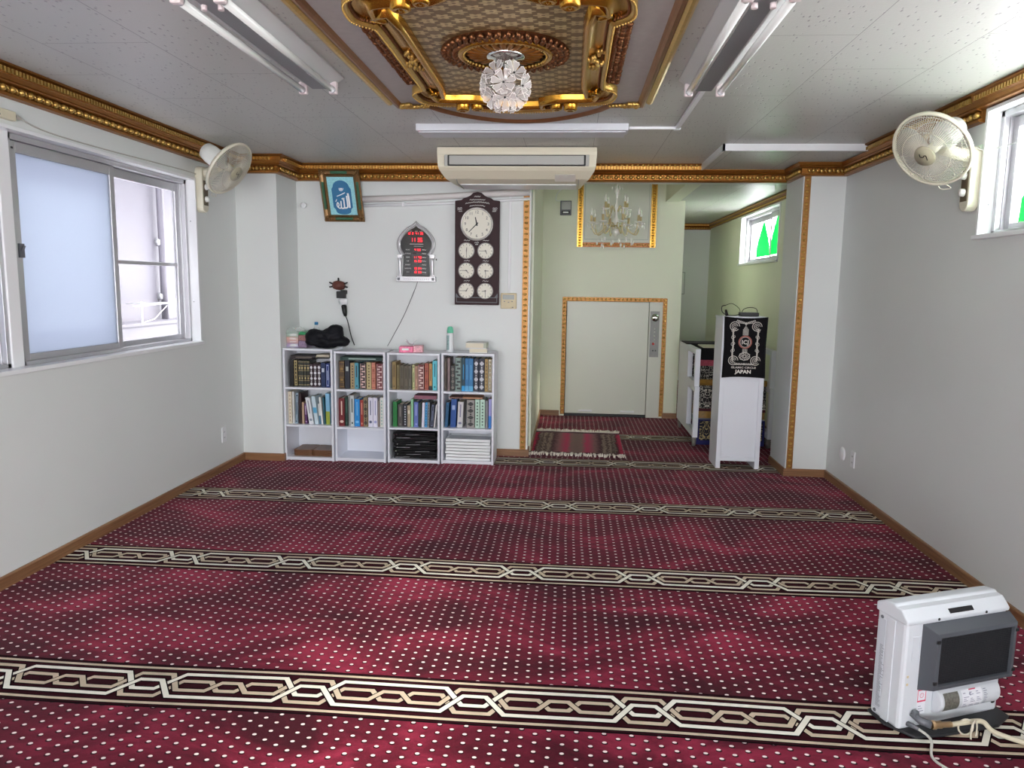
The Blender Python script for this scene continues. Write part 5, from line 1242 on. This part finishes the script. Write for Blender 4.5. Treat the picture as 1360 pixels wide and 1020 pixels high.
for s_ in (-1, 1):
    rb([(s_*.095, .135), (s_*.098, .20), (s_*.094, .27), (s_*.098, .36), (s_*.096, .40)], .012)
    for zc in (.395, .150):
        for rr, w_ in ((.036, .006), (.022, .005), (.010, .005)):
            cx_ = s_*.088; e.ribbon([(cx_+rr*cos(a)*1.05, zc+(.022 if zc > .3 else -.01)+rr*sin(a)) for a in [2*pi*i/18 for i in range(17)]], w_, PB)
    for k in range(6):
        t = .075-.013*k; rb([(s_*t, .455-.004*k), (s_*(t-.008), .468-.004*k), (s_*(t-.016), .452-.004*k)], .005); rb([(s_*t, .118), (s_*(t-.008), .105), (s_*(t-.016), .120)], .005)
    for k in range(4):
        z = .20+.055*k; rb([(s_*.094, z), (s_*.110, z+.012), (s_*.106, z+.028), (s_*.094, z+.03)], .004); rb([(s_*.094, z+.01), (s_*.082, z+.02), (s_*.086, z+.034)], .004)
rb([(-.07, .447), (0, .440), (.07, .447)], .004); rb([(-.07, .112), (0, .108), (.07, .112)], .004)
for k in range(-3, 4): h0 = .345; rb([(k*.0065, h0), (k*.0065, .425-abs(k)*.010)], .0035)
rb([(0, .425), (0, .44)], .005)
for k in range(-2, 3): rb([(k*.008, .235), (k*.008, .215), (k*.006, .20)], .004)
rnd = random.Random(4)
for k in range(9):
    a = 2*pi*k/9; rb([(.008*cos(a), .175+.008*sin(a)), (.03*cos(a+.5), .175+.024*sin(a+.5)), (.044*cos(a+1.1), .175+.033*sin(a+1.1)), (.038*cos(a+1.7), .175+.030*sin(a+1.7))], .0055)
e.ribbon([(.048*cos(a), .290+.048*sin(a)) for a in [2*pi*i/28 for i in range(29)]], .011, PB, 1); e.ribbon([(.040*cos(a), .290+.040*sin(a)) for a in [2*pi*i/28 for i in range(29)]], .003, PB, 0)
e.text('ICJ', .046, lambda x, z: PB(x, z+.288), 0, 'CENTER', .95, 1.1, .002)
e.build('embroidery', [M_emb, M_embr], bn, recalc=False)
t = MB(); t.text('ISLAMIC CIRCLE', .0215, lambda x, z: PB(x-.004, z+.082), 0, 'CENTER', 1.22, 1.05, .0007); t.build('banner_lettering', M_emb, bn, recalc=False)
t = MB(); t.text('JAPAN', .040, lambda x, z: PB(x-.004, z+.048), 0, 'CENTER', 1.08, 1., .0014); t.build('banner_lettering', mat('embroidery_white', srgb(226, 224, 216), .5), bn, recalc=False)
mx_ = thing('microphone_receiver', 'small black audio box with looped cables on top of the lectern', 'audio device', (1.46, 6.27, lh+.001))
MB().box(-.06, .085, -.05, .05, 0, .030).build('case', M_black, mx_, bevel=.003)
MB().tube(spline([(-.06, 0, .015), (-.10, -.01, .004), (-.16, .0, .006), (-.20, .01, .03), (-.205, .01, .075), (-.175, .02, .085)], 5), .0035, 6).build('cable', M_black, mx_)
MB().tube(spline([(-.04, .03, .02), (-.02, .04, .055), (.03, .04, .07), (.08, .04, .06), (.09, .03, .03)], 5), .0028, 6).build('cable', M_black, mx_)
MB().tube(spline([(-.175, .02, .085), (-.12, .03, .10), (-.06, .03, .06), (-.05, .03, .02)], 5), .0020, 6).build('antenna_wire', M_black, mx_)
MB().tube([(-.165, -.01, .0), (-.175, .0, .05)], [.014, .008], 8).build('plug', M_black, mx_)

# ---- pulpit with draped steps
pu = thing('pulpit', 'white stepped wooden pulpit with draped steps behind the lectern', 'pulpit', (1.535, 6.90, 0))
px = .365
for s_ in (-1, 1):
    k = lambda x0_, x1_: (min(s_*x0_, s_*x1_), max(s_*x0_, s_*x1_))
    # side: tall rear part with cut-out, lower front part with cut-out
    m = MB(); a0, a1 = k(px-.045, px)
    m.box(a0, a1, 0, .055, .16, .53); m.box(a0, a1, .0, .46, .10, .16); m.box(a0, a1, .40, .46, .16, .53); m.box(a0, a1, .0, .46, .53, .575); m.build('front_side_panel', M_lam, pu)
    m = MB(); m.box(a0, a1, .03, .085, .5755, .925); m.box(a0, a1, .4605, 1.05, .10, .925); m.box(a0, a1, .085, .4605, .875, .925); m.box(a0, a1, .085, .4605, .5755, .62); m.build('upper_side_panel', M_lam, pu)
for y, z0_, z1_ in ((1.0, .10, .925),): MB().box(-px+.045, px-.045, y, y+.04, z0_, z1_).build('back_panel', M_lam, pu)
M_arab = None
def arabesque(name, base, fg, sc_, th=.5):
    m = bpy.data.materials.new(name); m.use_nodes = True; nt = m.node_tree; p = nt.nodes['Principled BSDF']; N = nt.nodes.new; L = nt.links.new
    tc = N('ShaderNodeTexCoord'); sx = N('ShaderNodeSeparateXYZ'); L(tc.outputs['Object'], sx.inputs[0])
    ab = N('ShaderNodeMath'); ab.operation = 'PINGPONG'; L(sx.outputs['X'], ab.inputs[0]); ab.inputs[1].default_value = .075
    cb = N('ShaderNodeCombineXYZ'); L(ab.outputs[0], cb.inputs[0]); L(sx.outputs['Z'], cb.inputs[2]); L(sx.outputs['Y'], cb.inputs[1])
    n = N('ShaderNodeTexNoise'); n.inputs['Scale'].default_value = sc_; n.inputs['Detail'].default_value = 1.5; n.inputs['Distortion'].default_value = 1.6; L(cb.outputs[0], n.inputs['Vector'])
    r = N('ShaderNodeValToRGB'); r.color_ramp.interpolation = 'CONSTANT'; cr = r.color_ramp; cr.elements[0].color = (*base, 1); cr.elements[1].position = th+.06; cr.elements[1].color = (*base, 1); e = cr.elements.new(th); e.color = (*fg, 1)
    L(n.outputs['Fac'], r.inputs[0]); L(r.outputs[0], p.inputs['Base Color']); p.inputs['Roughness'].default_value = .75; return m
M_ara = arabesque('arabesque_white', srgb(18, 14, 18), srgb(206, 202, 190), 26, .48); M_arb = arabesque('arabesque_gold', srgb(16, 18, 40), srgb(176, 158, 112), 22, .48)
M_gcl = mat('gold_cloth', srgb(150, 112, 44), .5, vary=.25, vscale=30); M_bluec = mat('blue_velvet', srgb(16, 18, 92), .8, sheen=.4); M_pinkf = mat('pink_fringe', srgb(176, 78, 96), .8, vary=.25, vscale=90); M_mar = mat('maroon_cloth', srgb(74, 24, 34), .8); M_vel = mat('black_velvet', srgb(12, 10, 14), .9)
ix = px-.05
def drape(name, y, z0_, z1_, m, depth, x0_=-ix, x1_=ix, fold=.004):
    b = MB(); n = 28; vs = []
    for i in range(n+1):
        x = x0_+(x1_-x0_)*i/n; f = fold*sin(i*1.3)
        vs += [(x, y-.012+f, z0_), (x, y-.006+f*.5, (z0_+z1_)/2), (x, y, z1_), (x, y+depth, z1_+.002), (x, y+depth, z0_)]
    fs = [(i*5+q, (i+1)*5+q, (i+1)*5+q+1, i*5+q+1) for i in range(n) for q in range(4)]
    b.add(vs, fs, 0, False); return b.build(name, m, pu)
drape('lower_step_cloth', .10, .015, .255, M_bluec, .28, -ix, ix)
b = MB()
for s_ in (-1, 1): b.box(min(s_*.16, s_*.29), max(s_*.16, s_*.29), .078, .082, .06, .245)
b.box(-.16, .16, .078, .082, .06, .09); b.build('lower_step_border', M_arb, pu)
drape('gold_skirt', .135, .265, .36, M_gcl, .25)
drape('middle_step_cloth', .12, .36, .60, M_ara, .26)
b = MB().tube([(-ix, .13, .605), (ix, .13, .605)], .030, 10); b.build('gold_cushion_edge', M_gcl, pu)
drape('maroon_hem', .112, .335, .365, M_mar, .02)
drape('upper_step_cloth', .42, .60, .80, M_ara, .25)
drape('pink_fringe', .40, .735, .80, M_pinkf, .02, fold=.008)
drape('top_cloth', .38, .795, .905, M_vel, .60)
b = MB(); 
for x in (-.10, .12): b.box(x, x+.018, .385, .39, .60, .75)
b.build('gold_ribbon', M_gcl, pu)
MB().box(-.28, .20, .15, .45, .929, .940).build('top_cushion', M_cream, pu, bevel=.004)
MB().box(-px, .0, .60, .95, .926, .936).build('folded_cloth', M_vel, pu, bevel=.003)
for s_ in (-1, 1):
    for y in (.06, .98):
        c = MB(); x = s_*(px-.022); c.tube([(x-.014, y, .045), (x+.014, y, .045)], .040, 14); c.box(x-.018, x+.018, y-.02, y+.02, .05, .099); c.build('caster', M_cast, pu)
# ---- crystal chandelier hanging in the recess
M_crys = seethrough('crystal', (.96, .95, .90), .78, .04, 1.); M_brass = mat('pale_brass', srgb(196, 180, 130), .2, metal=.9); M_cdl = mat('candle_ivory', srgb(206, 186, 140), .4); M_bulb = seethrough('bulb_glass', (.98, .96, .92), .5, .02, 1.)
ch = thing('crystal_chandelier', 'crystal candle-arm chandelier hanging in front of the gilt-framed panel', 'chandelier', (.425, 7.40, 2.07))
MB().lathe([(0, -.10), (.02, -.09), (.045, -.06), (.03, -.03), (.012, -.01), (.02, .02), (.036, .05), (.016, .08), (.010, .13), (.03, .17), (.022, .20), (.009, .22), (.012, .29), (.028, .33), (.010, .37), (.006, .52), (0, .53)], 16).build('centre_column', M_crys, ch)
MB().tube([(0, 0, -.08), (0, 0, .61)], .004, 6).build('rod', M_brass, ch)
MB().lathe([(0, .61), (.045, .608), (.05, .585), (.01, .57), (0, .57)], 20).build('ceiling_cup', M_brass, ch)
MB().lathe([(.05, -.005), (.055, .0), (.012, .012)], 18).build('lower_dish', M_brass, ch)
M_armc = seethrough('arm_crystal', srgb(226, 214, 170), .88, .05, 1.)
rnd = random.Random(8)
def arm(a, r, z0_, z1_, sc_=1.):
    e = Vector((cos(a), sin(a), 0)); P = lambda q, z: tuple(e*q+Vector((0, 0, z)))
    o = MB().tube(spline([P(.02, z0_), P(.08*sc_, z0_+.05), P(.14*sc_, z0_-.03), P(r*.85, z0_-.055), P(r, z1_)], 6), .007, 8).build('arm', M_armc, ch)
    MB().lathe([(.008, -.012), (.040, .0), (.044, .006), (.01, .004)], 14, P(r, z1_)).build('drip_pan', M_crys, o)
    c = MB().lathe([(.012, .002), (.0125, .065), (0, .066)], 12, P(r, z1_)).build('candle', M_cdl, o)
    MB().lathe([(.007, .066), (.013, .085), (.009, .115), (.001, .142)], 12, P(r, z1_)).build('bulb', M_bulb, ch)
    for k in range(3):
        t = a+2*pi*k/3; q = Vector(P(r, z1_))+Vector((.040*cos(t), .040*sin(t), -.012)); d = MB(); d.ball(q, .0065, 0, 6, 4); d.ball(q-Vector((0, 0, .026)), .010, 0, 6, 4, (.8, .8, 1.9)); d.tube([q, q-Vector((0, 0, .02))], .0012, 4); d.build('crystal_drop', M_crys, ch)
for k in range(8): arm(2*pi*k/8+.2, .245, -.02, .03)
for k in range(4): arm(2*pi*k/4+.6, .13, .14, .16, .7)
b = MB()
for k in range(8):
    a0 = 2*pi*k/8+.2; a1 = a0+2*pi/8
    for t in range(1, 9):
        u = t/9; p = Vector((.245*cos(a0), .245*sin(a0), .02)).lerp(Vector((.245*cos(a1), .245*sin(a1), .02)), u); p.z -= .09*4*u*(1-u)*.6; b.ball(p, .006, 0, 6, 4)
b.build('bead_chain', M_crys, ch)
for k in range(14):
    a = 2*pi*k/14; r = .15+.03*(k % 2); z = -.13-.03*(k % 3); d = MB(); d.tube([(r*cos(a), r*sin(a), -.055), (r*cos(a), r*sin(a), z)], .0012, 4); d.ball((r*cos(a), r*sin(a), z), .013, 0, 8, 5, (.8, .8, 1.7)); d.build('crystal_drop', M_crys, ch)
for k in range(6):
    a = 2*pi*k/6; d = MB(); d.ball((.05*cos(a), .05*sin(a), .36), .010, 0, 6, 4, (.8, .8, 1.6)); d.tube([(.0, 0, .39), (.05*cos(a), .05*sin(a), .375)], .002, 4); d.build('crystal_drop', M_crys, ch)
# ---- grey intercom on its white board, electric box in the far room
ic = thing('wall_sensor', 'small grey metal box on a white board beside the air conditioner, high in the alcove', 'wall box', (-.075, YA, 2.25))
MB().box(-.10, .16, -.012, -.001, -.10, .24).build('backing_board', M_alc, ic); MB().box(-.062, .062, -.06, -.012, .012, .168).build('case', M_greyp, ic, bevel=.004)
MB().box(-.045, .055, -.062, -.059, .072, .158).build('front_cover', mat('sensor_grey', srgb(130, 132, 126), .3, metal=.4), ic); MB().box(-.045, .045, -.064, -.058, .025, .058).build('slot_plate', M_black, ic); MB().box(-.03, .03, -.066, -.062, .034, .048).build('tag', M_white, ic)
MB().tube(spline([(-.05, -.03, .168), (-.11, -.02, .18), (-.09, -.015, .26), (.0, -.012, .33)], 5), .005, 6).build('lead', M_white, ic)
eb = thing('switch_box', 'small pale electric box outline on the dim far wall', 'wall box', (1.62, YD, 1.38))
MB().box(-.10, .10, -.03, -.001, 0, .33).build('cover', M_wall, eb, bevel=.003); MB().sweep([(-.10, 0), (.10, 0), (.10, .33), (-.10, .33)], [(0, .03), (0, .033), (.006, .033), (.006, .03)], lambda x, z, h: (x, -h, z), closed=True).build('rim', M_greyp, eb); MB().box(.02, .045, -.036, -.03, .15, .17).build('catch', M_black, eb)

# ================================================================ gas heater in the foreground
M_ht = mat('heater_white', srgb(206, 211, 216), .32, vary=.01); M_hg = mat('heater_filter_grey', srgb(74, 78, 84), .5); M_mesh = mat('filter_mesh', srgb(14, 15, 18), .6, bump=.4, bscale=300)
ang = atan2(2.598-2.431, 1.556-1.144); HW, HD, HH = .445, .128, .420
hx = thing('gas_heater', 'white portable gas fan heater seen from behind, with a dark grey rear filter', 'heater', (1.146, 2.431, 0), ang)
# local: x along the rear face (towards the camera), y away from the camera, z up
side = [(0, .012), (0, .400), (.030, .426), (.060, .432), (.095, .430), (.128, .412), (.128, .012)]
MB().prism(side, .0, HW, lambda y, z, h: (h, y, z)).build('cabinet', M_ht, hx, bevel=.012)
MB().prism([(-.004, .388), (-.006, .402), (.024, .434), (.045, .437), (.055, .444), (.095, .440), (.131, .422), (.131, .392)], -.004, HW+.004, lambda y, z, h: (h, y, z)).build('top_cover', M_ht, hx, bevel=.005)
MB().box(-.003, .0, .045, .078, .016, .385).build('side_ridge', M_ht, hx, bevel=.0012)
MB().box(-.0012, .0, .086, .118, .040, .37).build('side_inset', mat('heater_inset', srgb(190, 195, 202), .4), hx)
t = MB(); 
for i in range(44):
    z = .275-.0052*i; t.ribbon([(.108, z), (.108+.008+.018*random.random(), z)], .0016, lambda y, zz: (-.0016, .212-y, zz))
t.build('side_label_print', mat('label_ink', srgb(90, 96, 104), .6), hx)
for y, z in ((.104, .375), (.104, .030)): MB().lathe([(.006, 0), (.006, .002), (0, .002)], 12, (0, y, z), (-1, 0, 0)).build('side_screw', M_greyp, hx)
MB().prism([(.001, .4085), (.012, .4205), (.010, .4225), (-.001, .4105)], .184, .288, lambda y, z, h: (h, y, z)).build('handle_slot', M_black, hx)
for x in (.13, .34): MB().lathe([(.005, 0), (.004, .002), (0, .002)], 10, (x, -.0055, .398), (0, -1, 0)).build('rear_screw', M_black, hx)
# rear filter box
fx0, fx1, fz0, fz1 = .068, .455, .150, .386
MB().sweep([(fx0, fz0), (fx1, fz0), (fx1, fz1), (fx0, fz1)], [(0, .0), (.018, .048), (.032, .050), (.034, .036), (.034, 0)], lambda x, z, h: (x, -h, z), closed=True).build('filter_frame', M_hg, hx, bevel=.0015)
flt = MB().box(fx0+.03, fx1-.03, -.038, -.001, fz0+.03, fz1-.03).build('filter_panel', M_mesh, hx)
b = MB()
for i in range(52): x = fx0+.034+(fx1-fx0-.068)*i/51; b.box(x-.0006, x+.0006, -.0395, -.038, fz0+.031, fz1-.031)
for i in range(26): z = fz0+.034+(fz1-fz0-.068)*i/25; b.box(fx0+.031, fx1-.031, -.0398, -.038, z-.0006, z+.0006)
b.build('mesh_wires', mat('mesh_wire', srgb(40, 42, 46), .5), flt)
for x in (fx0+.02, fx1-.02):
    for z in (fz0+.045, fz1-.045): MB().box(x-.006, x+.006, -.052, -.046, z-.005, z+.005).build('filter_clip', M_black, hx)
MB().prism(arc(0, 0, .045, 180, 360, 14, .040), 0, .27, lambda a, b_, h: (.135+h, b_*1.0, .105+a)).build('motor_cover', M_ht, hx, bevel=.006)
# labels
pz = lambda z: -.0405*sqrt(max(0, 1-((z-.105)/.045)**2))-.0012
def patch(name, x0, x1, z0, z1, m, off=0.): 
    b = MB(); n = 8; vs = [(x, pz(z)-off, z) for z in [z0+(z1-z0)*i/n for i in range(n+1)] for x in (x0, x1)]; b.add(vs, [(2*i, 2*i+1, 2*i+3, 2*i+2) for i in range(n)], 0, True); return b.build(name, m, hx, recalc=False)
M_plate = mat('rating_plate', srgb(120, 120, 112), .4, metal=.4, vary=.3, vscale=160); M_lab = mat('label_paper', srgb(226, 228, 234), .5); M_inkb = mat('ink_blue', srgb(96, 100, 130), .6); M_red = mat('ink_red', srgb(214, 50, 90), .5)
patch('rating_plate', .150, .215, .075, .138, M_plate); patch('notice_label', .228, .318, .072, .138, M_lab)
b = MB()
for i in range(9):
    z = .080+.0062*i
    for x0, x1 in ((.233, .256), (.262, .284), (.290, .313)):
        if (i+int(x0*1000)) % 4: b.ribbon([(x0, z), (x1-.006*(i % 3), z)], .0016, lambda x, zz: (x, pz(zz)-.0008, zz))
for i in range(10): b.ribbon([(.324, .078+.006*i), (.340-.004*(i % 2), .078+.006*i)], .0015, lambda x, zz: (x, pz(zz)-.0002, zz))
b.text('4', .018, lambda x, z: (x+.262, pz(z+.125)-.0008, z+.125)); b.build('label_print', M_inkb, hx, recalc=False)
b = MB(); b.ribbon([(.262, .137), (.292, .137)], .005, lambda x, z: (x, pz(.137)-.001, z)); b.build('red_flag', M_red, hx, recalc=False)
MB().box(.072, .108, -.0010, 0, .060, .150).build('warning_label', M_lab, hx); b = MB()
b.box(.072, .108, -.0016, -.0010, .145, .150); b.box(.072, .108, -.0016, -.0010, .104, .109); b.box(.072, .074, -.0016, -.001, .109, .145); b.box(.106, .108, -.0016, -.001, .109, .145); b.ribbon(arc(.09, .127, .008, 0, 360, 12), .0016, lambda x, z: (x, -.0017, z)); b.text('!', .012, lambda x, z: (x+.09, -.0017, z+.127)); b.build('warning_print', M_red, hx)
b = MB()
for i in range(3): b.ribbon([(.078, .070+i*.009), (.102-.006*i, .070+i*.009)], .002, lambda x, z: (x, -.0012, z))
b.build('warning_text', M_inkb, hx)
MB().sweep([(.030, .26), (.062, .26), (.062, .345), (.030, .345)], [(0, 0), (0, .0015), (.002, .0015), (.002, 0)], lambda x, z, h: (x, -h, z), closed=True).build('knockout_panel', M_ht, hx)
for z in (.172, .200): MB().box(.018, .026, -.001, 0, z, z+.008).build('sticker', M_tan, hx)
MB().prism([(.03, -.045), (.13, -.062), (HW-.08, -.075), (HW+.012, -.040), (HW+.018, .02), (HW, .14), (0, .14), (-.012, .05)], .002, .014, V).build('base_plate', mat('base_black', srgb(34, 35, 38), .5), hx, bevel=.006)
MB().lathe([(.009, 0), (.006, .004), (0, .004)], 12, (.42, -.0, .052), (0, -1, 0)).build('rear_screw', M_black, hx)
# gas plug and hoses
M_brs = mat('brass_tan', srgb(168, 140, 104), .35, metal=.6); M_hose = mat('gas_hose', srgb(196, 188, 164), .5); M_tie = mat('tie_ivory', srgb(206, 200, 182), .45)
gpg = MB().tube([(.050, -.004, .070), (.062, -.030, .056), (.085, -.052, .050)], [.010, .0125, .013], 12).build('gas_elbow', M_greyp, hx)
MB().lathe([(.013, 0), (.015, .006), (.015, .014), (.012, .018), (.013, .036), (.010, .040), (.010, .075)], 16, (.085, -.052, .050), (1, -.15, -.05)).build('gas_plug', M_brs, hx)
MB().box(.045, .066, -.022, -.006, .066, .084).build('gas_socket', M_greyp, hx, bevel=.004)
Mi = Matrix.Translation((1.146, 2.431, 0)) @ Matrix.Rotation(ang, 4, 'Z')
Wd = lambda x, y, z: tuple(Mi @ Vector((x, y, z)))
h = thing('gas_hose', 'thick beige gas hose running from the heater to the right edge of the photo', 'hose', (0, 0, 0))
MB().tube(spline([Wd(.158, -.064, .045), Wd(.21, -.068, .046), Wd(.28, -.078, .044), (1.47, 2.44, .020), (1.58, 2.385, .012), (1.80, 2.28, .012), (2.00, 2.10, .012)], 8), .0085, 10).build('hose', M_hose, h)
MB().tube([Vector(Wd(.218, -.07, .040))+Vector((.024*cos(a), .0, .028*sin(a)-.010)) for a in [2*pi*i/22 for i in range(22)]], .0035, 6, closed=True).build('cable_tie', M_tie, h)
MB().tube([Vector(Wd(.232, -.09, .030))+Vector((.020*cos(a)*.8, .020*cos(a)*.6, .036*sin(a)-.006)) for a in [2*pi*i/22 for i in range(22)]], .0030, 6, closed=True).build('cable_tie', M_tie, h)
h = thing('heater_power_cable', 'thin grey power cable curling from the heater to the bottom edge of the photo', 'cable', (0, 0, 0))
MB().tube(spline([Wd(.040, .0, .030), Wd(.046, -.03, .034), Wd(.052, -.085, .024), (1.200, 2.300, .006), (1.235, 2.225, .006), (1.32, 2.10, .006), (1.45, 1.9, .006)], 8), .0045, 8).build('cable', M_cord, h)
MB().tube([Wd(.040, .002, .032), Wd(.048, -.040, .034)], [.009, .006], 10).build('strain_relief', M_greyp, h)
# ================================================================ camera and light
cam = bpy.data.cameras.new('camera'); co = bpy.data.objects.new('camera', cam); COL.objects.link(co); SC.camera = co
Rm = Matrix(((0.99681262, 0.02471101, -0.07585492), (0.07847893, -0.13281049, 0.98802957), (0.01434088, -0.99083336, -0.13432647)))
ax = Rm @ Vector((1, 0, 0)); ay = Rm @ Vector((0, 1, 0)); az = Rm @ Vector((0, 0, 1))
co.matrix_world = Matrix(((ax.x, -ay.x, -az.x, 0), (ax.y, -ay.y, -az.y, 0), (ax.z, -ay.z, -az.z, 1.5), (0, 0, 0, 1)))
cam.sensor_width = 36; cam.lens = 982/1360*36; cam.clip_start = .02; cam.clip_end = 200

w = bpy.data.worlds.new('sky'); SC.world = w; w.use_nodes = True; nt = w.node_tree; bg = nt.nodes['Background']
tc = nt.nodes.new('ShaderNodeTexCoord'); sp = nt.nodes.new('ShaderNodeSeparateXYZ'); rp = nt.nodes.new('ShaderNodeValToRGB')
nt.links.new(tc.outputs['Generated'], sp.inputs[0]); nt.links.new(sp.outputs['Z'], rp.inputs[0]); nt.links.new(rp.outputs[0], bg.inputs[0])
rp.color_ramp.elements[0].position = 0; rp.color_ramp.elements[0].color = (.97, .97, 1, 1); rp.color_ramp.elements[1].position = 1; rp.color_ramp.elements[1].color = (.92, .95, 1, 1)
bg.inputs[1].default_value = SKY
sl = bpy.data.lights.new('hazy_sun', 'SUN'); sl.energy = 4.5; sl.angle = radians(9); sl.color = (1, .93, .80)
so = bpy.data.objects.new('hazy_sun', sl); COL.objects.link(so); so.location = (6, 9, 6); so.rotation_euler = Vector((-2.4, -.25, -1.8)).to_track_quat('-Z', 'Y').to_euler()
def portal(loc, rot, sx, sy):
    l = bpy.data.lights.new('sky_portal', 'AREA'); l.shape = 'RECTANGLE'; l.size = sx; l.size_y = sy; l.cycles.is_portal = True
    o = bpy.data.objects.new('sky_portal', l); COL.objects.link(o); o.location = loc; o.rotation_euler = rot
portal((XL-.16, (WL[0]+WL[1])/2, (WL[2]+WL[3])/2), (0, -pi/2, 0), WL[3]-WL[2], WL[1]-WL[0])
portal((XR+.16, (WR[0]+WR[1])/2, (WR[2]+WR[3])/2), (0, pi/2, 0), WR[3]-WR[2], WR[1]-WR[0])
portal((XR+.16, (WA[0]+WA[1])/2, (WA[2]+WA[3])/2), (0, pi/2, 0), WA[3]-WA[2], WA[1]-WA[0])
portal((-.3, YR-.16, 1.35), (pi/2, 0, 0), 4.0, 1.8)
vs = SC.view_settings; vs.view_transform = 'Standard'; vs.look = 'None'; vs.exposure = EXPO; vs.gamma = 1; vs.use_curve_mapping = False
SC.cycles.max_bounces = 12; SC.cycles.diffuse_bounces = 8; SC.cycles.transparent_max_bounces = 24; SC.cycles.caustics_reflective = False; SC.cycles.caustics_refractive = False
SC.cycles.sample_clamp_indirect = 8
